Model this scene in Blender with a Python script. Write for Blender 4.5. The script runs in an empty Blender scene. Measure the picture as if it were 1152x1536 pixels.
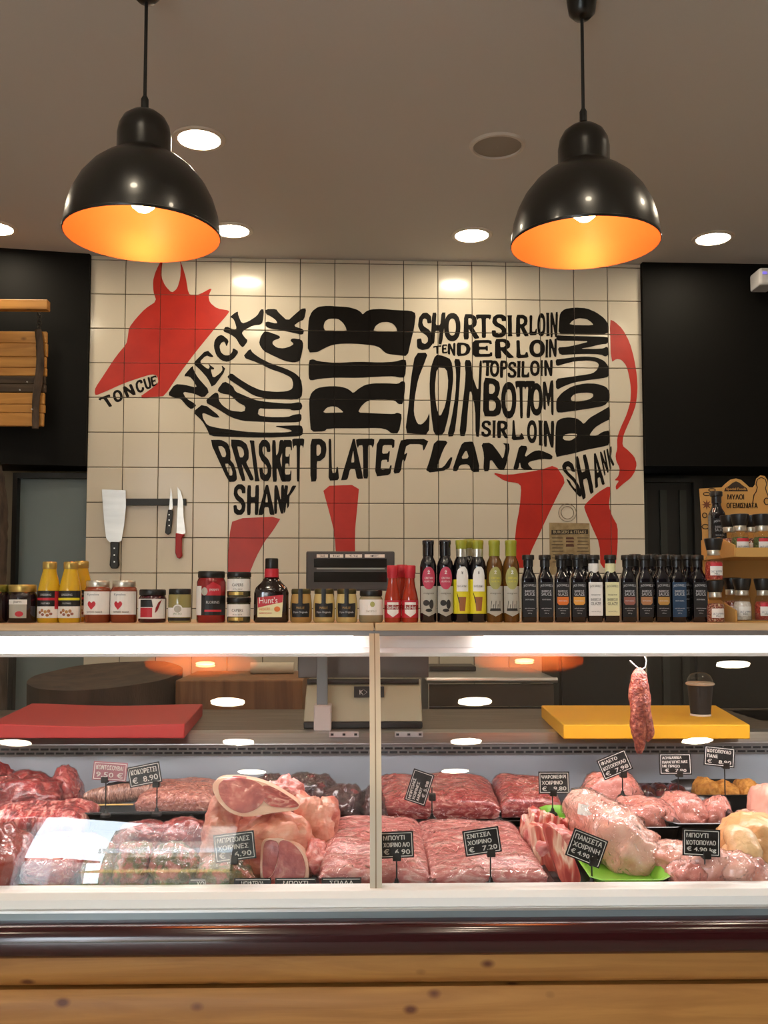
import bpy, math, random
import numpy as np
from mathutils import Vector, Matrix, noise
from mathutils.geometry import tessellate_polygon

R = math.radians
sc = bpy.context.scene
col = sc.collection
random.seed(7)

# ------------------------------------------------------------------ camera
F, CX, CY = 1450.0, 576.0, 805.0          # focal length and principal point in 1152x1536 pixels
CAMZ = 1.38
YAW, PITCH = R(1.2), R(3.61)              # a little to the right, a little upwards
cam_d = bpy.data.cameras.new('camera')
cam = bpy.data.objects.new('camera', cam_d)
col.objects.link(cam)
cam.location = (0, 0, CAMZ)
cam.rotation_euler = (R(90) + PITCH, 0, -YAW)
cam_d.sensor_fit = 'AUTO'
cam_d.sensor_width = 36.0
cam_d.lens = F / 1536 * 36.0
cam_d.shift_y = (CY - 768) / 1536
cam_d.clip_start = 0.05
sc.camera = cam

# ------------------------------------------------------------------ world and exposure
world = bpy.data.worlds.new('overcast_sky')
sc.world = world
world.use_nodes = True
bg = world.node_tree.nodes['Background']
bg.inputs['Color'].default_value = (0.80, 0.90, 1.0, 1)
bg.inputs['Strength'].default_value = 16.0
sc.view_settings.view_transform = 'Standard'
sc.view_settings.look = 'None'
sc.view_settings.gamma = 1
sc.view_settings.use_curve_mapping = False
sc.view_settings.exposure = 0.0
DOWNLIGHT = 75.0
TUBE = 14.0
BULB = 50.0

# ------------------------------------------------------------------ geometry of the place
def axes(yaw, pitch):
    f = Vector((math.sin(yaw) * math.cos(pitch), math.cos(yaw) * math.cos(pitch), math.sin(pitch)))
    r = Vector((math.cos(yaw), -math.sin(yaw), 0))
    return r, r.cross(f), f
_r, _u, _f = axes(YAW, PITCH)
def ray(x, y):
    return _f + _r * ((x - CX) / F) + _u * ((CY - y) / F)
def at(x, y, Y):                      # photo pixel -> point at distance Y in front of the camera
    d = ray(x, y); d = d * (Y / d.y)
    return Vector((d.x, Y, d.z + CAMZ))
def atz(x, y, z):                     # photo pixel -> point on a level plane
    d = ray(x, y); d = d * ((z - CAMZ) / d.z)
    return Vector((d.x, d.y, z))
def px(Y):                            # metres per pixel at distance Y
    return Y / F
WTH = R(1.38)                         # the tiled wall is not quite parallel to the counter
WD, WX0, WZ0, T = 4.134, -1.078, 1.454 + CAMZ, 0.15
_wr, _wu, _wf = axes(R(2.58), PITCH)
def wall(x, y, D=WD):                 # photo pixel -> (X, Z) on the tiled wall, in its own frame
    d = _wf + _wr * ((x - CX) / F) + _wu * ((CY - y) / F)
    d = d * (D / d.y)
    return d.x, d.z + CAMZ
def W(X, Y, Z):
    return Vector((X * math.cos(WTH) - Y * math.sin(WTH), X * math.sin(WTH) + Y * math.cos(WTH), Z))
CEIL = WZ0 + 0.018

# ------------------------------------------------------------------ materials
MATS = {}
def _new(name):
    m = bpy.data.materials.new(name); m.use_nodes = True
    MATS[name] = m
    return m, m.node_tree, m.node_tree.nodes['Principled BSDF']
def setp(b, **k):
    for n, v in k.items():
        b.inputs[n].default_value = v
def c4(c):
    return (c[0], c[1], c[2], 1)
def S(r, g, b):                       # 8 bit sRGB -> linear
    f = lambda v: (v / 255 / 12.92) if v / 255 <= .04045 else ((v / 255 + .055) / 1.055) ** 2.4
    return (f(r), f(g), f(b))
def mat(name, c, rough=.5, metal=0, coat=0, spec=.5, emit=0, ecol=None, bump=0, bscale=60, coat_rough=.06):
    m, nt, b = _new(name)
    setp(b, **{'Base Color': c4(c), 'Roughness': rough, 'Metallic': metal, 'Coat Weight': coat, 'Coat Roughness': coat_rough, 'Specular IOR Level': spec})
    if emit:
        setp(b, **{'Emission Color': c4(ecol or c), 'Emission Strength': emit})
    if bump:
        tc = nt.nodes.new('ShaderNodeTexCoord'); n = nt.nodes.new('ShaderNodeTexNoise'); bm = nt.nodes.new('ShaderNodeBump')
        n.inputs['Scale'].default_value = bscale
        bm.inputs['Strength'].default_value = bump
        nt.links.new(tc.outputs['Object'], n.inputs['Vector']); nt.links.new(n.outputs['Fac'], bm.inputs['Height'])
        nt.links.new(bm.outputs['Normal'], b.inputs['Normal'])
    return m
def nmat(name, stops, scale=8, detail=4, distort=0, rough=.5, coat=0, metal=0, bump=0, bscale=40, stretch=(1, 1, 1), sss=0, coat_rough=.08, offset=True, spec=.5):
    """noise-coloured material in object space, shifted by a random amount for every object"""
    m, nt, b = _new(name)
    N = nt.nodes.new
    tc, mp, n, rp = N('ShaderNodeTexCoord'), N('ShaderNodeMapping'), N('ShaderNodeTexNoise'), N('ShaderNodeValToRGB')
    mp.inputs['Scale'].default_value = stretch
    n.inputs['Scale'].default_value = scale; n.inputs['Detail'].default_value = detail; n.inputs['Distortion'].default_value = distort
    cr = rp.color_ramp
    while len(cr.elements) < len(stops): cr.elements.new(.5)
    for e, (p, c) in zip(cr.elements, stops): e.position = p; e.color = c4(c)
    L = nt.links.new
    L(tc.outputs['Object'], mp.inputs['Vector'])
    if offset:
        oi, mu = N('ShaderNodeObjectInfo'), N('ShaderNodeMath')
        mu.operation = 'MULTIPLY'; mu.inputs[1].default_value = 37.0
        L(oi.outputs['Random'], mu.inputs[0]); L(mu.outputs[0], mp.inputs['Location'])
    L(mp.outputs['Vector'], n.inputs['Vector']); L(n.outputs['Fac'], rp.inputs['Fac']); L(rp.outputs['Color'], b.inputs['Base Color'])
    setp(b, **{'Roughness': rough, 'Coat Weight': coat, 'Coat Roughness': coat_rough, 'Metallic': metal, 'Specular IOR Level': spec})
    if sss:
        setp(b, **{'Subsurface Weight': sss, 'Subsurface Radius': (.012, .004, .003), 'Subsurface Scale': .6})
    if bump:
        n2, bm = N('ShaderNodeTexNoise'), N('ShaderNodeBump')
        n2.inputs['Scale'].default_value = bscale; n2.inputs['Detail'].default_value = 3
        bm.inputs['Strength'].default_value = bump; bm.inputs['Distance'].default_value = .01
        L(mp.outputs['Vector'], n2.inputs['Vector']); L(n2.outputs['Fac'], bm.inputs['Height']); L(bm.outputs['Normal'], b.inputs['Normal'])
        if coat: L(bm.outputs['Normal'], b.inputs['Coat Normal'])
    return m
def clear(name, tint=(1, 1, 1), ior=1.5, rough=.0, bump=0, bscale=30, veil=0.0):
    """thin clear sheet: light passes straight, surfaces mirror by Fresnel"""
    m, nt, b = _new(name)
    nt.nodes.remove(b)
    N, L = nt.nodes.new, nt.links.new
    tr, gl, fr, mx = N('ShaderNodeBsdfTransparent'), N('ShaderNodeBsdfGlossy'), N('ShaderNodeFresnel'), N('ShaderNodeMixShader')
    tr.inputs['Color'].default_value = c4(tint); gl.inputs['Roughness'].default_value = rough
    ge, mr = N('ShaderNodeNewGeometry'), N('ShaderNodeMapRange')      # same mirror strength from both sides of the sheet
    mr.inputs['To Min'].default_value = ior; mr.inputs['To Max'].default_value = 1 / ior
    L(ge.outputs['Backfacing'], mr.inputs['Value']); L(mr.outputs[0], fr.inputs['IOR'])
    L(fr.outputs['Fac'], mx.inputs['Fac']); L(tr.outputs[0], mx.inputs[1]); L(gl.outputs[0], mx.inputs[2])
    if bump:
        tc, n, bm = N('ShaderNodeTexCoord'), N('ShaderNodeTexNoise'), N('ShaderNodeBump')
        n.inputs['Scale'].default_value = bscale; n.inputs['Detail'].default_value = 2; n.inputs['Distortion'].default_value = 1.2
        bm.inputs['Strength'].default_value = bump; bm.inputs['Distance'].default_value = .02
        L(tc.outputs['Object'], n.inputs['Vector']); L(n.outputs['Fac'], bm.inputs['Height'])
        L(bm.outputs['Normal'], gl.inputs['Normal']); L(bm.outputs['Normal'], fr.inputs['Normal'])
    out = nt.nodes['Material Output']
    L(mx.outputs[0], out.inputs['Surface'])
    return m
def woodmat(name, c1, c2, c3, along='X', rough=.5, coat=0.0, knots=True, scale=1.0):
    m, nt, b = _new(name)
    N, L = nt.nodes.new, nt.links.new
    tc, mp, n, rp = N('ShaderNodeTexCoord'), N('ShaderNodeMapping'), N('ShaderNodeTexNoise'), N('ShaderNodeValToRGB')
    st = {'X': (1.2, 14, 14), 'Z': (14, 14, 1.2), 'Y': (14, 1.2, 14)}[along]
    mp.inputs['Scale'].default_value = [s * scale for s in st]
    oi, mu = N('ShaderNodeObjectInfo'), N('ShaderNodeMath'); mu.operation = 'MULTIPLY'; mu.inputs[1].default_value = 23
    L(oi.outputs['Random'], mu.inputs[0]); L(mu.outputs[0], mp.inputs['Location'])
    n.inputs['Scale'].default_value = 1.6; n.inputs['Detail'].default_value = 6; n.inputs['Distortion'].default_value = 1.4
    e = rp.color_ramp.elements; e[0].position = .3; e[0].color = c4(c2); e[1].position = .62; e[1].color = c4(c1)
    L(tc.outputs['Object'], mp.inputs['Vector']); L(mp.outputs['Vector'], n.inputs['Vector']); L(n.outputs['Fac'], rp.inputs['Fac'])
    src = rp.outputs['Color']
    if knots:
        mk, v, r2, mx = N('ShaderNodeMapping'), N('ShaderNodeTexVoronoi'), N('ShaderNodeValToRGB'), N('ShaderNodeMix')
        mk.inputs['Scale'].default_value = {'X': (9, 15, 15), 'Z': (15, 15, 9), 'Y': (15, 9, 15)}[along]
        L(mu.outputs[0], mk.inputs['Location'])
        L(tc.outputs['Object'], mk.inputs['Vector']); L(mk.outputs['Vector'], v.inputs['Vector'])
        v.inputs['Scale'].default_value = 1.0
        k = r2.color_ramp.elements; k[0].position = .06; k[0].color = (1, 1, 1, 1); k[1].position = .16; k[1].color = (0, 0, 0, 1)
        mx.data_type = 'RGBA'
        L(v.outputs['Distance'], r2.inputs['Fac']); L(r2.outputs['Color'], mx.inputs['Factor'])
        L(src, mx.inputs[6]); mx.inputs[7].default_value = c4(c3)
        src = mx.outputs[2]
    L(src, b.inputs['Base Color'])
    bm = N('ShaderNodeBump'); bm.inputs['Strength'].default_value = .15; bm.inputs['Distance'].default_value = .01
    L(n.outputs['Fac'], bm.inputs['Height']); L(bm.outputs['Normal'], b.inputs['Normal'])
    setp(b, **{'Roughness': rough, 'Coat Weight': coat})
    return m

# ------------------------------------------------------------------ mesh helpers
class MB:
    def __init__(s): s.v = []; s.f = []
    def add(s, vs, fs):
        o = len(s.v); s.v += [tuple(p) for p in vs]; s.f += [tuple(i + o for i in f) for f in fs]; return s
    def box(s, x0, x1, y0, y1, z0, z1):
        return s.add([(x0, y0, z0), (x1, y0, z0), (x1, y1, z0), (x0, y1, z0), (x0, y0, z1), (x1, y0, z1), (x1, y1, z1), (x0, y1, z1)],
                     [(3, 2, 1, 0), (4, 5, 6, 7), (0, 1, 5, 4), (1, 2, 6, 5), (2, 3, 7, 6), (3, 0, 4, 7)])
    def lathe(s, prof, n=24, sq=2.0, sy=1.0, cap0=True, cap1=True, c=(0, 0)):
        """prof: (r, z) or (r, z, exponent); exponent 2 is round, 8 nearly square"""
        vs = []
        for p in prof:
            e = p[2] if len(p) > 2 else sq
            for i in range(n):
                a = 2 * math.pi * (i + .5) / n
                ca, sa = math.cos(a), math.sin(a)
                k = (abs(ca) ** e + abs(sa) ** e) ** (-1 / e)
                vs.append((c[0] + p[0] * k * ca, c[1] + p[0] * k * sa * sy, p[1]))
        fs = [(j * n + i, j * n + (i + 1) % n, (j + 1) * n + (i + 1) % n, (j + 1) * n + i) for j in range(len(prof) - 1) for i in range(n)]
        if cap0: fs.append(tuple(range(n - 1, -1, -1)))
        if cap1: fs.append(tuple((len(prof) - 1) * n + i for i in range(n)))
        return s.add(vs, fs)
    def tube(s, pts, r, n=8, closed=False):
        pts = [Vector(p) for p in pts]; vs = []; m = len(pts)
        rr = r if isinstance(r, (list, tuple)) else [r] * m
        up = Vector((0, 0, 1)); a = None
        for i, p in enumerate(pts):
            t = (pts[(i + 1) % m] - pts[i - 1]) if closed else (pts[min(i + 1, m - 1)] - pts[max(i - 1, 0)])
            t.normalize()
            if a is None:
                a = t.cross(up)
                if a.length < .3: a = t.cross(Vector((0, 1, 0)))
            else:
                a = a - t * a.dot(t)          # carry the frame along so the skin does not twist
            a.normalize(); b = a.cross(t)
            for k in range(n):
                g = 2 * math.pi * k / n
                vs.append(p + (a * math.cos(g) + b * math.sin(g)) * rr[i])
        fs = []
        for j in range(m if closed else m - 1):
            for k in range(n):
                fs.append((j * n + k, j * n + (k + 1) % n, ((j + 1) % m) * n + (k + 1) % n, ((j + 1) % m) * n + k))
        if not closed:
            fs.append(tuple(range(n - 1, -1, -1))); fs.append(tuple((m - 1) * n + k for k in range(n)))
        return s.add(vs, fs)
    def prism(s, poly, d0, d1, plane='XZ', org=(0, 0, 0)):
        """extrude a polygon; plane XZ: depth along y, XY: along z, YZ: along x"""
        poly = list(poly)
        area = sum(poly[i][0] * poly[(i + 1) % len(poly)][1] - poly[(i + 1) % len(poly)][0] * poly[i][1] for i in range(len(poly)))
        if area < 0: poly = poly[::-1]
        n = len(poly)
        def q(p, d):
            v = {'XZ': (p[0], d, p[1]), 'XY': (p[0], p[1], d), 'YZ': (d, p[0], p[1])}[plane]
            return (v[0] + org[0], v[1] + org[1], v[2] + org[2])
        vs = [q(p, d0) for p in poly] + [q(p, d1) for p in poly]
        tris = tessellate_polygon([[Vector((p[0], p[1], 0)) for p in poly]])
        fs = []
        for t in tris:
            fs.append(tuple(t)); fs.append(tuple(i + n for i in reversed(t)))
        fs += [(i, i + n, (i + 1) % n + n, (i + 1) % n) for i in range(n)]
        return s.add(vs, fs)
    def mesh(s, name, m=None, smooth=None):
        me = bpy.data.meshes.new(name)
        me.from_pydata(s.v, [], s.f)
        if m: me.materials.append(m)
        if smooth:
            import bmesh
            bm = bmesh.new(); bm.from_mesh(me); bmesh.ops.recalc_face_normals(bm, faces=bm.faces); bm.to_mesh(me); bm.free()
            for p in me.polygons: p.use_smooth = True
            me.set_sharp_from_angle(angle=R(smooth))
        else:
            import bmesh
            bm = bmesh.new(); bm.from_mesh(me); bmesh.ops.recalc_face_normals(bm, faces=bm.faces); bm.to_mesh(me); bm.free()
        return me
def link(name, data, parent=None):
    o = bpy.data.objects.new(name, data); col.objects.link(o)
    if parent: o.parent = parent
    return o
def tag(o, label=None, cat=None, group=None, kind=None):
    if label: o['label'] = label
    if cat: o['category'] = cat
    if group: o['group'] = group
    if kind: o['kind'] = kind
    return o
def thing(name, label, cat, loc=(0, 0, 0), rz=0, group=None):
    o = link(name, None); o.location = loc; o.rotation_euler = (0, 0, rz); o.empty_display_size = .05
    return tag(o, label, cat, group)
def part(name, mb, m, parent=None, smooth=None, bevel=0, seg=2, world=False):
    """one mesh object; world=True: coordinates are world ones, moved into the parent's (unrotated) frame"""
    if world and parent is not None:
        l = parent.location
        pp = parent.parent
        off = Vector(l)
        while pp: off = off + Vector(pp.location); pp = pp.parent
        mb.v = [(p[0] - off.x, p[1] - off.y, p[2] - off.z) for p in mb.v]
    me = mb.mesh(name, m, smooth)
    o = link(name, me, parent)
    if bevel:
        bv = o.modifiers.new('bevel', 'BEVEL'); bv.width = bevel; bv.segments = seg; bv.limit_method = 'ANGLE'; bv.angle_limit = R(40)
    return o
def whole(name, mb, m, label, cat, group=None, smooth=None, bevel=0, loc=None, seg=2):
    """a thing made of one mesh; its origin goes to the middle of its base"""
    xs, ys, zs = zip(*mb.v)
    o0 = Vector(((min(xs) + max(xs)) / 2, (min(ys) + max(ys)) / 2, min(zs))) if loc is None else Vector(loc)
    mb.v = [(p[0] - o0.x, p[1] - o0.y, p[2] - o0.z) for p in mb.v]
    o = part(name, mb, m, None, smooth, bevel, seg)
    o.location = o0
    return tag(o, label, cat, group)
def struct(name, mb, m, parent=None, smooth=None, bevel=0):
    o = part(name, mb, m, parent, smooth, bevel)
    if not parent: o['kind'] = 'structure'
    return o

# lettering: text turned into flat meshes, cached by wording
_txt = {}
def text_pts(s):
    if s not in _txt:
        cu = bpy.data.curves.new('lettering', 'FONT'); cu.body = s; cu.align_x = 'CENTER'; cu.align_y = 'CENTER'
        cu.size = 1; cu.resolution_u = 2; cu.space_line = .9
        ob = bpy.data.objects.new('lettering', cu); col.objects.link(ob)
        dg = bpy.context.evaluated_depsgraph_get(); dg.update()
        me = bpy.data.meshes.new_from_object(ob.evaluated_get(dg))
        vs = [tuple(v.co) for v in me.vertices]; fs = [tuple(p.vertices) for p in me.polygons]
        bpy.data.objects.remove(ob); bpy.data.curves.remove(cu); bpy.data.meshes.remove(me)
        if vs:
            xs = [v[0] for v in vs]; ys = [v[1] for v in vs]
            w, h = max(xs) - min(xs), max(ys) - min(ys)
            cx, cy = (max(xs) + min(xs)) / 2, (max(ys) + min(ys)) / 2
            vs = [((x - cx) / w, (y - cy) / h) for x, y, z in vs]
        _txt[s] = (vs, fs)
    return _txt[s]
def text_mb(s, w, h, c=(0, 0, 0), bend=None, arc=0, bold=0, mb=None, rot=0, jig=0):
    """lettering of width w and height h, facing -y, optionally bent round an upright cylinder of radius bend"""
    vs, fs = text_pts(s); mb = mb or MB(); out = []
    if bold:                                  # thicker strokes: the same letters again, a hair to the sides and up
        for dx, dz in ((bold, 0), (-bold, 0), (0, bold)):
            text_mb(s, w, h, (c[0] + dx, c[1], c[2] + dz), bend, arc, 0, mb, rot)
    cr, sr = math.cos(rot), math.sin(rot)
    for x, z in vs:
        X, Z = x * w, z * h + (arc * h * (.25 - x * x) if arc else 0)
        X, Z = X * cr - Z * sr, X * sr + Z * cr
        if bend:
            a = (X + c[0]) / bend
            out.append((bend * math.sin(a), -bend * math.cos(a), Z + c[2]))
        else:
            out.append((X + c[0], c[1], Z + c[2]))
    return mb.add(out, [f[::1] for f in fs])

# ------------------------------------------------------------------ palette
M = {}
M['ceiling'] = mat('ceiling_paint', S(200, 195, 188), .85, bump=.03, bscale=20)
M['black_paint'] = mat('black_wall_paint', S(13, 12, 10), .6, spec=.15, bump=.04, bscale=40)
M['grey_paint'] = mat('grey_wall_paint', S(206, 198, 188), .7)
M['grout'] = mat('dark_grout', S(44, 34, 26), .9)
M['tile'] = mat('cream_tile_glaze', S(226, 216, 196), .16, bump=.012, bscale=9)
M['floor'] = nmat('floor_tile', [(.3, S(170, 160, 148)), (.7, S(196, 186, 174))], 5, rough=.4, offset=False)
M['red_paint'] = nmat('red_mural_paint', [(.3, S(184, 40, 30)), (.7, S(204, 50, 36))], 9, rough=.32, offset=False)
M['ink'] = nmat('black_mural_paint', [(.3, S(18, 15, 13)), (.7, S(24, 20, 17))], 14, rough=.4, spec=.15, offset=False)
M['black_metal'] = mat('black_enamel', S(16, 14, 11), .3, coat=.25)
M['copper'] = mat('copper_lining', S(236, 146, 88), .4, metal=.5)
M['cord'] = mat('black_cord', S(14, 12, 10), .6)
M['bulb'] = mat('warm_bulb', (1, .6, .2), .3, emit=BULB, ecol=(1, .56, .22))
M['downlight'] = mat('downlight_lens', (1, .9, .75), .3, emit=DOWNLIGHT, ecol=(1, .85, .63))
M['trim_white'] = mat('white_trim', S(215, 205, 190), .5)
M['grille'] = mat('speaker_mesh', S(150, 140, 128), .7, bump=.5, bscale=400)
M['steel'] = nmat('brushed_steel', [(.3, (.42, .40, .39)), (.7, (.54, .52, .51))], 6, rough=.32, metal=.9, stretch=(1, 30, 30))
M['alu'] = mat('aluminium', (.72, .72, .72), .3, metal=.85)
M['alu_white'] = mat('white_aluminium', S(240, 240, 238), .35)
M['case_wall'] = mat('case_back_wall', S(186, 194, 204), .35, metal=.25)
M['case_deck'] = mat('case_deck', S(44, 44, 46), .4, metal=.1)
M['burgundy'] = mat('burgundy_bumper', S(50, 13, 17), .18, coat=.35)
M['pine'] = woodmat('varnished_pine', S(184, 130, 66), S(152, 100, 46), S(98, 50, 20), rough=.5, coat=.0)
M['beech'] = woodmat('pale_beech_edge', S(216, 184, 144), S(196, 160, 118), S(150, 110, 70), rough=.5, knots=False)
M['glass'] = clear('case_glass', (.985, .995, .99), 1.52)
M['tube'] = mat('pink_white_tube', (1, .93, .92), .4, emit=TUBE, ecol=(1, .88, .86))
M['dark_slot'] = mat('dark_slot', S(22, 22, 26), .6)
M['black_plastic'] = mat('black_plastic', S(22, 21, 21), .35)

# ------------------------------------------------------------------ the room
XL, XR, YB = -2.45, 2.45, -2.1
struct('floor', MB().box(XL, XR, YB, 5.2, -.1, 0), M['floor'])
struct('ceiling', MB().box(XL, XR, YB, 5.2, CEIL, CEIL + .12), M['ceiling'])
struct('wall_left', MB().box(XL - .12, XL, YB - .12, 5.2, -.1, CEIL + .12), M['grey_paint'])
struct('wall_right', MB().box(XR, XR + .12, YB - .12, 5.2, -.1, CEIL + .12), M['grey_paint'])
# shop front behind the camera: a wide doorway at the left, glass doors folded away
fw = MB()
fw.box(XL, -2.1, YB - .12, YB, -.1, CEIL + .12)
fw.box(-.72, XR, YB - .12, YB, -.1, CEIL + .12)
fw.prism([(-2.1, 2.84), (-1.95, 2.84), (-1.2, 2.55), (-.72, 2.55), (-.72, CEIL + .12), (-2.1, CEIL + .12)], YB - .12, YB)
struct('wall_front', fw, mat('front_wall_paint', S(120, 110, 100), .7))
struct('trim_1', MB().box(-1.2, -.72, YB - .13, YB + .01, 2.49, 2.55).box(-2.1, -2.04, YB - .13, YB + .01, 0, 2.84).box(-.78, -.72, YB - .13, YB + .01, 0, 2.49), mat('door_frame_white', S(220, 220, 220), .4))
# the street outside the doorway
struct('pavement', MB().box(-22, 22, -16.5, YB - .12, -.2, -.06), mat('pavement_concrete', S(150, 148, 142), .85))
fac = thing('street_house', 'tall pale house with white fascia across the street outside the doorway', 'building', (0, -14, -.06))
part('wall', MB().prism([(-4.6, 0), (14, 0), (14, 9), (-3.4, 9), (-4.6, 6.6)], -2.0, 0), mat('render_pale', S(196, 178, 164), .8), fac)
part('fascia', MB().box(-4.7, 14, 0, .12, 4.1, 4.6), mat('fascia_white', S(235, 235, 235), .7), fac)
for i in range(6):
    wx = -4.2 + i * 2.6
    p = part('window', MB().box(wx, wx + 1.3, -.02, .06, 2.5, 3.7), mat('shutter_brown', S(96, 72, 54), .6), fac)
    part('pane', MB().box(wx + .12, wx + 1.18, .06, .07, 2.62, 3.58), M['black_plastic'], p)
    part('window', MB().box(wx, wx + 1.3, -.02, .06, 5.4, 7.0), mat('shutter_grey', S(120, 110, 104), .6), fac)
part('awning', MB().prism([(0, 2.4), (1.3, 2.1), (1.3, 2.0), (0, 2.25)], -4.6, 14, 'YZ'), mat('awning_cream', S(214, 180, 110), .7), fac)
fac2 = thing('street_house', 'low white house at the far left across the street outside', 'building', (-5.5, -14, -.06))
part('wall', MB().box(-14, .1, -2.0, .2, 0, 3.4), mat('render_white', S(226, 226, 224), .8), fac2)
part('roof', MB().box(-14.2, .3, -2.2, .4, 3.4, 3.6), mat('roof_red', S(150, 70, 50), .7), fac2)
hm = nmat('hedge_green', [(.3, S(40, 58, 26)), (.7, S(84, 104, 48))], 6, rough=.8, bump=.6)
hb = MB()
for i in range(40):
    hb.lathe([(.05, 0), (.42, .15), (.5, .5), (.42, .85), (.1, 1.02)], 8, c=(-11 + i * .5 + random.uniform(-.1, .1), random.uniform(-.1, .1)))
h = whole('street_hedge', hb, hm, 'clipped green hedge along the far pavement outside the doorway', 'hedge', loc=(0, 0, 0)); h.location = (0, -11.5, -.06)

# tiled back wall: dark grout bed, every tile its own piece
wb = struct('wall_back', MB().box(WX0, WX0 + 16 * T, WD + .006, WD + .16, 0, CEIL), M['grout'])
wb.rotation_euler = (0, 0, WTH)
G = .0015
def tile_mesh(hh):
    a, b, t, e = T / 2 - G, hh / 2 - G, .010, .0018
    mb = MB()
    mb.add([(-a, t, -b), (a, t, -b), (a, t, b), (-a, t, b),
            (-a, e, -b), (a, e, -b), (a, e, b), (-a, e, b),
            (-a + e, 0, -b + e), (a - e, 0, -b + e), (a - e, 0, b - e), (-a + e, 0, b - e)],
           [(0, 1, 5, 4), (1, 2, 6, 5), (2, 3, 7, 6), (3, 0, 4, 7), (4, 5, 9, 8), (5, 6, 10, 9), (6, 7, 11, 10), (7, 4, 8, 11), (8, 9, 10, 11)])
    return mb.mesh('tile', M['tile'])
tm, tcut = tile_mesh(T), tile_mesh(CEIL - WZ0)
rng = random.Random(3)
for r in range(-1, 13):
    for c in range(16):
        o = link('tile', tcut if r < 0 else tm, wb)
        o.location = (WX0 + (c + .5) * T, WD, (WZ0 + CEIL) / 2 if r < 0 else WZ0 - (r + .5) * T)
        o.rotation_euler = (rng.uniform(-.0022, .0022), 0, rng.uniform(-.0022, .0022))
# black bulkheads and what is under them
bl = struct('wall_bulkhead_left', MB().prism([(WX0, WD - .02), (WX0, WD + .2), (XL - .7, WD + .2), (XL - .7, WD - .34)], wall(60, 694, 4.02)[1], CEIL, 'XY'), M['black_paint'])
bl.rotation_euler = (0, 0, WTH)
br = struct('wall_bulkhead_right', MB().box(WX0 + 16 * T, XR + .2, WD - .025, WD + .5, wall(1000, 700)[1], CEIL), M['black_paint'])
br.rotation_euler = (0, 0, WTH)
# left: passage with a grey-blue door
o = struct('wall_passage_left', MB().box(XL - .3, WX0, WD + .16, WD + .3, 0, 2.2), mat('passage_beige', S(140, 126, 104), .7)); o.rotation_euler = (0, 0, WTH)
X0, Zt = wall(24, 716); X1, _ = wall(140, 716)
Xf, Zf = wall(17, 708)
d1 = struct('door_1', MB().box(X0, WX0 + .02, WD + .06, WD + .11, 0, Zt), mat('door_grey_blue', S(120, 134, 136), .45)); d1.rotation_euler = (0, 0, WTH)
part('door_frame', MB().box(Xf, X0, WD + .02, WD + .16, 0, Zf).box(X0, WX0 + .02, WD + .02, WD + .16, Zt, Zf), mat('door_frame_black', S(18, 18, 18), .5), d1)
# right: dark recess with a louvred door
o = struct('wall_recess_right', MB().box(WX0 + 16 * T, XR + .2, WD + .3, WD + .42, 0, 2.2), mat('recess_dark', S(26, 25, 22), .6)); o.rotation_euler = (0, 0, WTH)
d2 = struct('door_2', MB().box(wall(970, 720)[0], wall(1062, 720)[0], WD + .2, WD + .25, 0, wall(1000, 716)[1]), mat('dark_door', S(28, 29, 26), .5)); d2.rotation_euler = (0, 0, WTH)
xa, xb = wall(970, 720)[0], wall(1062, 720)[0]
pm = mat('dark_green_grey_panel', S(52, 55, 50), .5)
for k in range(3):
    w3 = (xb - xa) / 3
    part('panel', MB().box(xa + k * w3 + .03, xa + (k + 1) * w3 - .03, WD + .185, WD + .2, .2, wall(1000, 728)[1]), pm, d2)
part('door_frame', MB().box(xa - .04, xa, WD + .17, WD + .3, 0, wall(1000, 710)[1]).box(xb, xb + .04, WD + .17, WD + .3, 0, wall(1000, 710)[1]).box(xa, xb, WD + .17, WD + .3, wall(1000, 716)[1], wall(1000, 710)[1]), mat('frame_dark', S(34, 33, 30), .5), d2)

# ------------------------------------------------------------------ lamps of the room
COLX = [-1.47, -.53, .437, 1.43]
DL = [(0, 3.80), (1, 3.805), (2, 3.835), (3, 3.85), (1, 3.03), (3, 3.05), (0, 3.03), (3, 2.26), (1, 1.48), (2, 1.48), (0, .70), (1, .70), (2, .70), (3, .70), (1, -.08), (2, -.08)]
names = {0: 'first', 1: 'second', 2: 'third', 3: 'fourth'}
lens_m = MB().lathe([(.001, 0), (.066, 0), (.066, .004)], 28, cap0=False, cap1=False).mesh('lens', M['downlight'])
ring_m = MB().lathe([(.066, 0), (.068, -.004), (.082, -.003), (.085, 0), (.085, .002), (.066, .002)], 32, cap0=False, cap1=False).mesh('trim_ring', M['trim_white'], 40)
def dl_label(c, y):
    if y > 3.5: return ['round ceiling downlight cut by the left edge of the picture', 'round ceiling downlight beside the left pendant rim, nearest the red cow head',
                        'round ceiling downlight left of the right pendant, above the middle of the mural', 'round ceiling downlight right of the right pendant, above the black wall'][c]
    if y > 3: return {0: 'downlight out of the picture at the left, in the second row', 1: 'biggest round downlight, beside the neck of the left pendant lamp', 3: 'downlight out of the picture at the right, in the second row'}[c]
    row = {2.26: 'over the counter', 1.48: 'just in front of the counter', .70: 'overhead of the viewer', -.08: 'behind the viewer'}[y]
    return '%s ceiling downlight from the left, %s, mirrored in the glass' % (names[c], row)
for c, y in DL:
    t = thing('ceiling_downlight', dl_label(c, y), 'ceiling light', (COLX[c], y, CEIL), 0, 'recessed ceiling downlights')
    a = link('lens', lens_m, t); a.location = (0, 0, -.002)
    b = link('trim_ring', ring_m, t); b.location = (0, 0, -.002)
sp = atz(746, 218, CEIL)
t = thing('ceiling_speaker', 'round grey speaker grille set in the ceiling left of the right pendant', 'speaker', sp)
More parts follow.
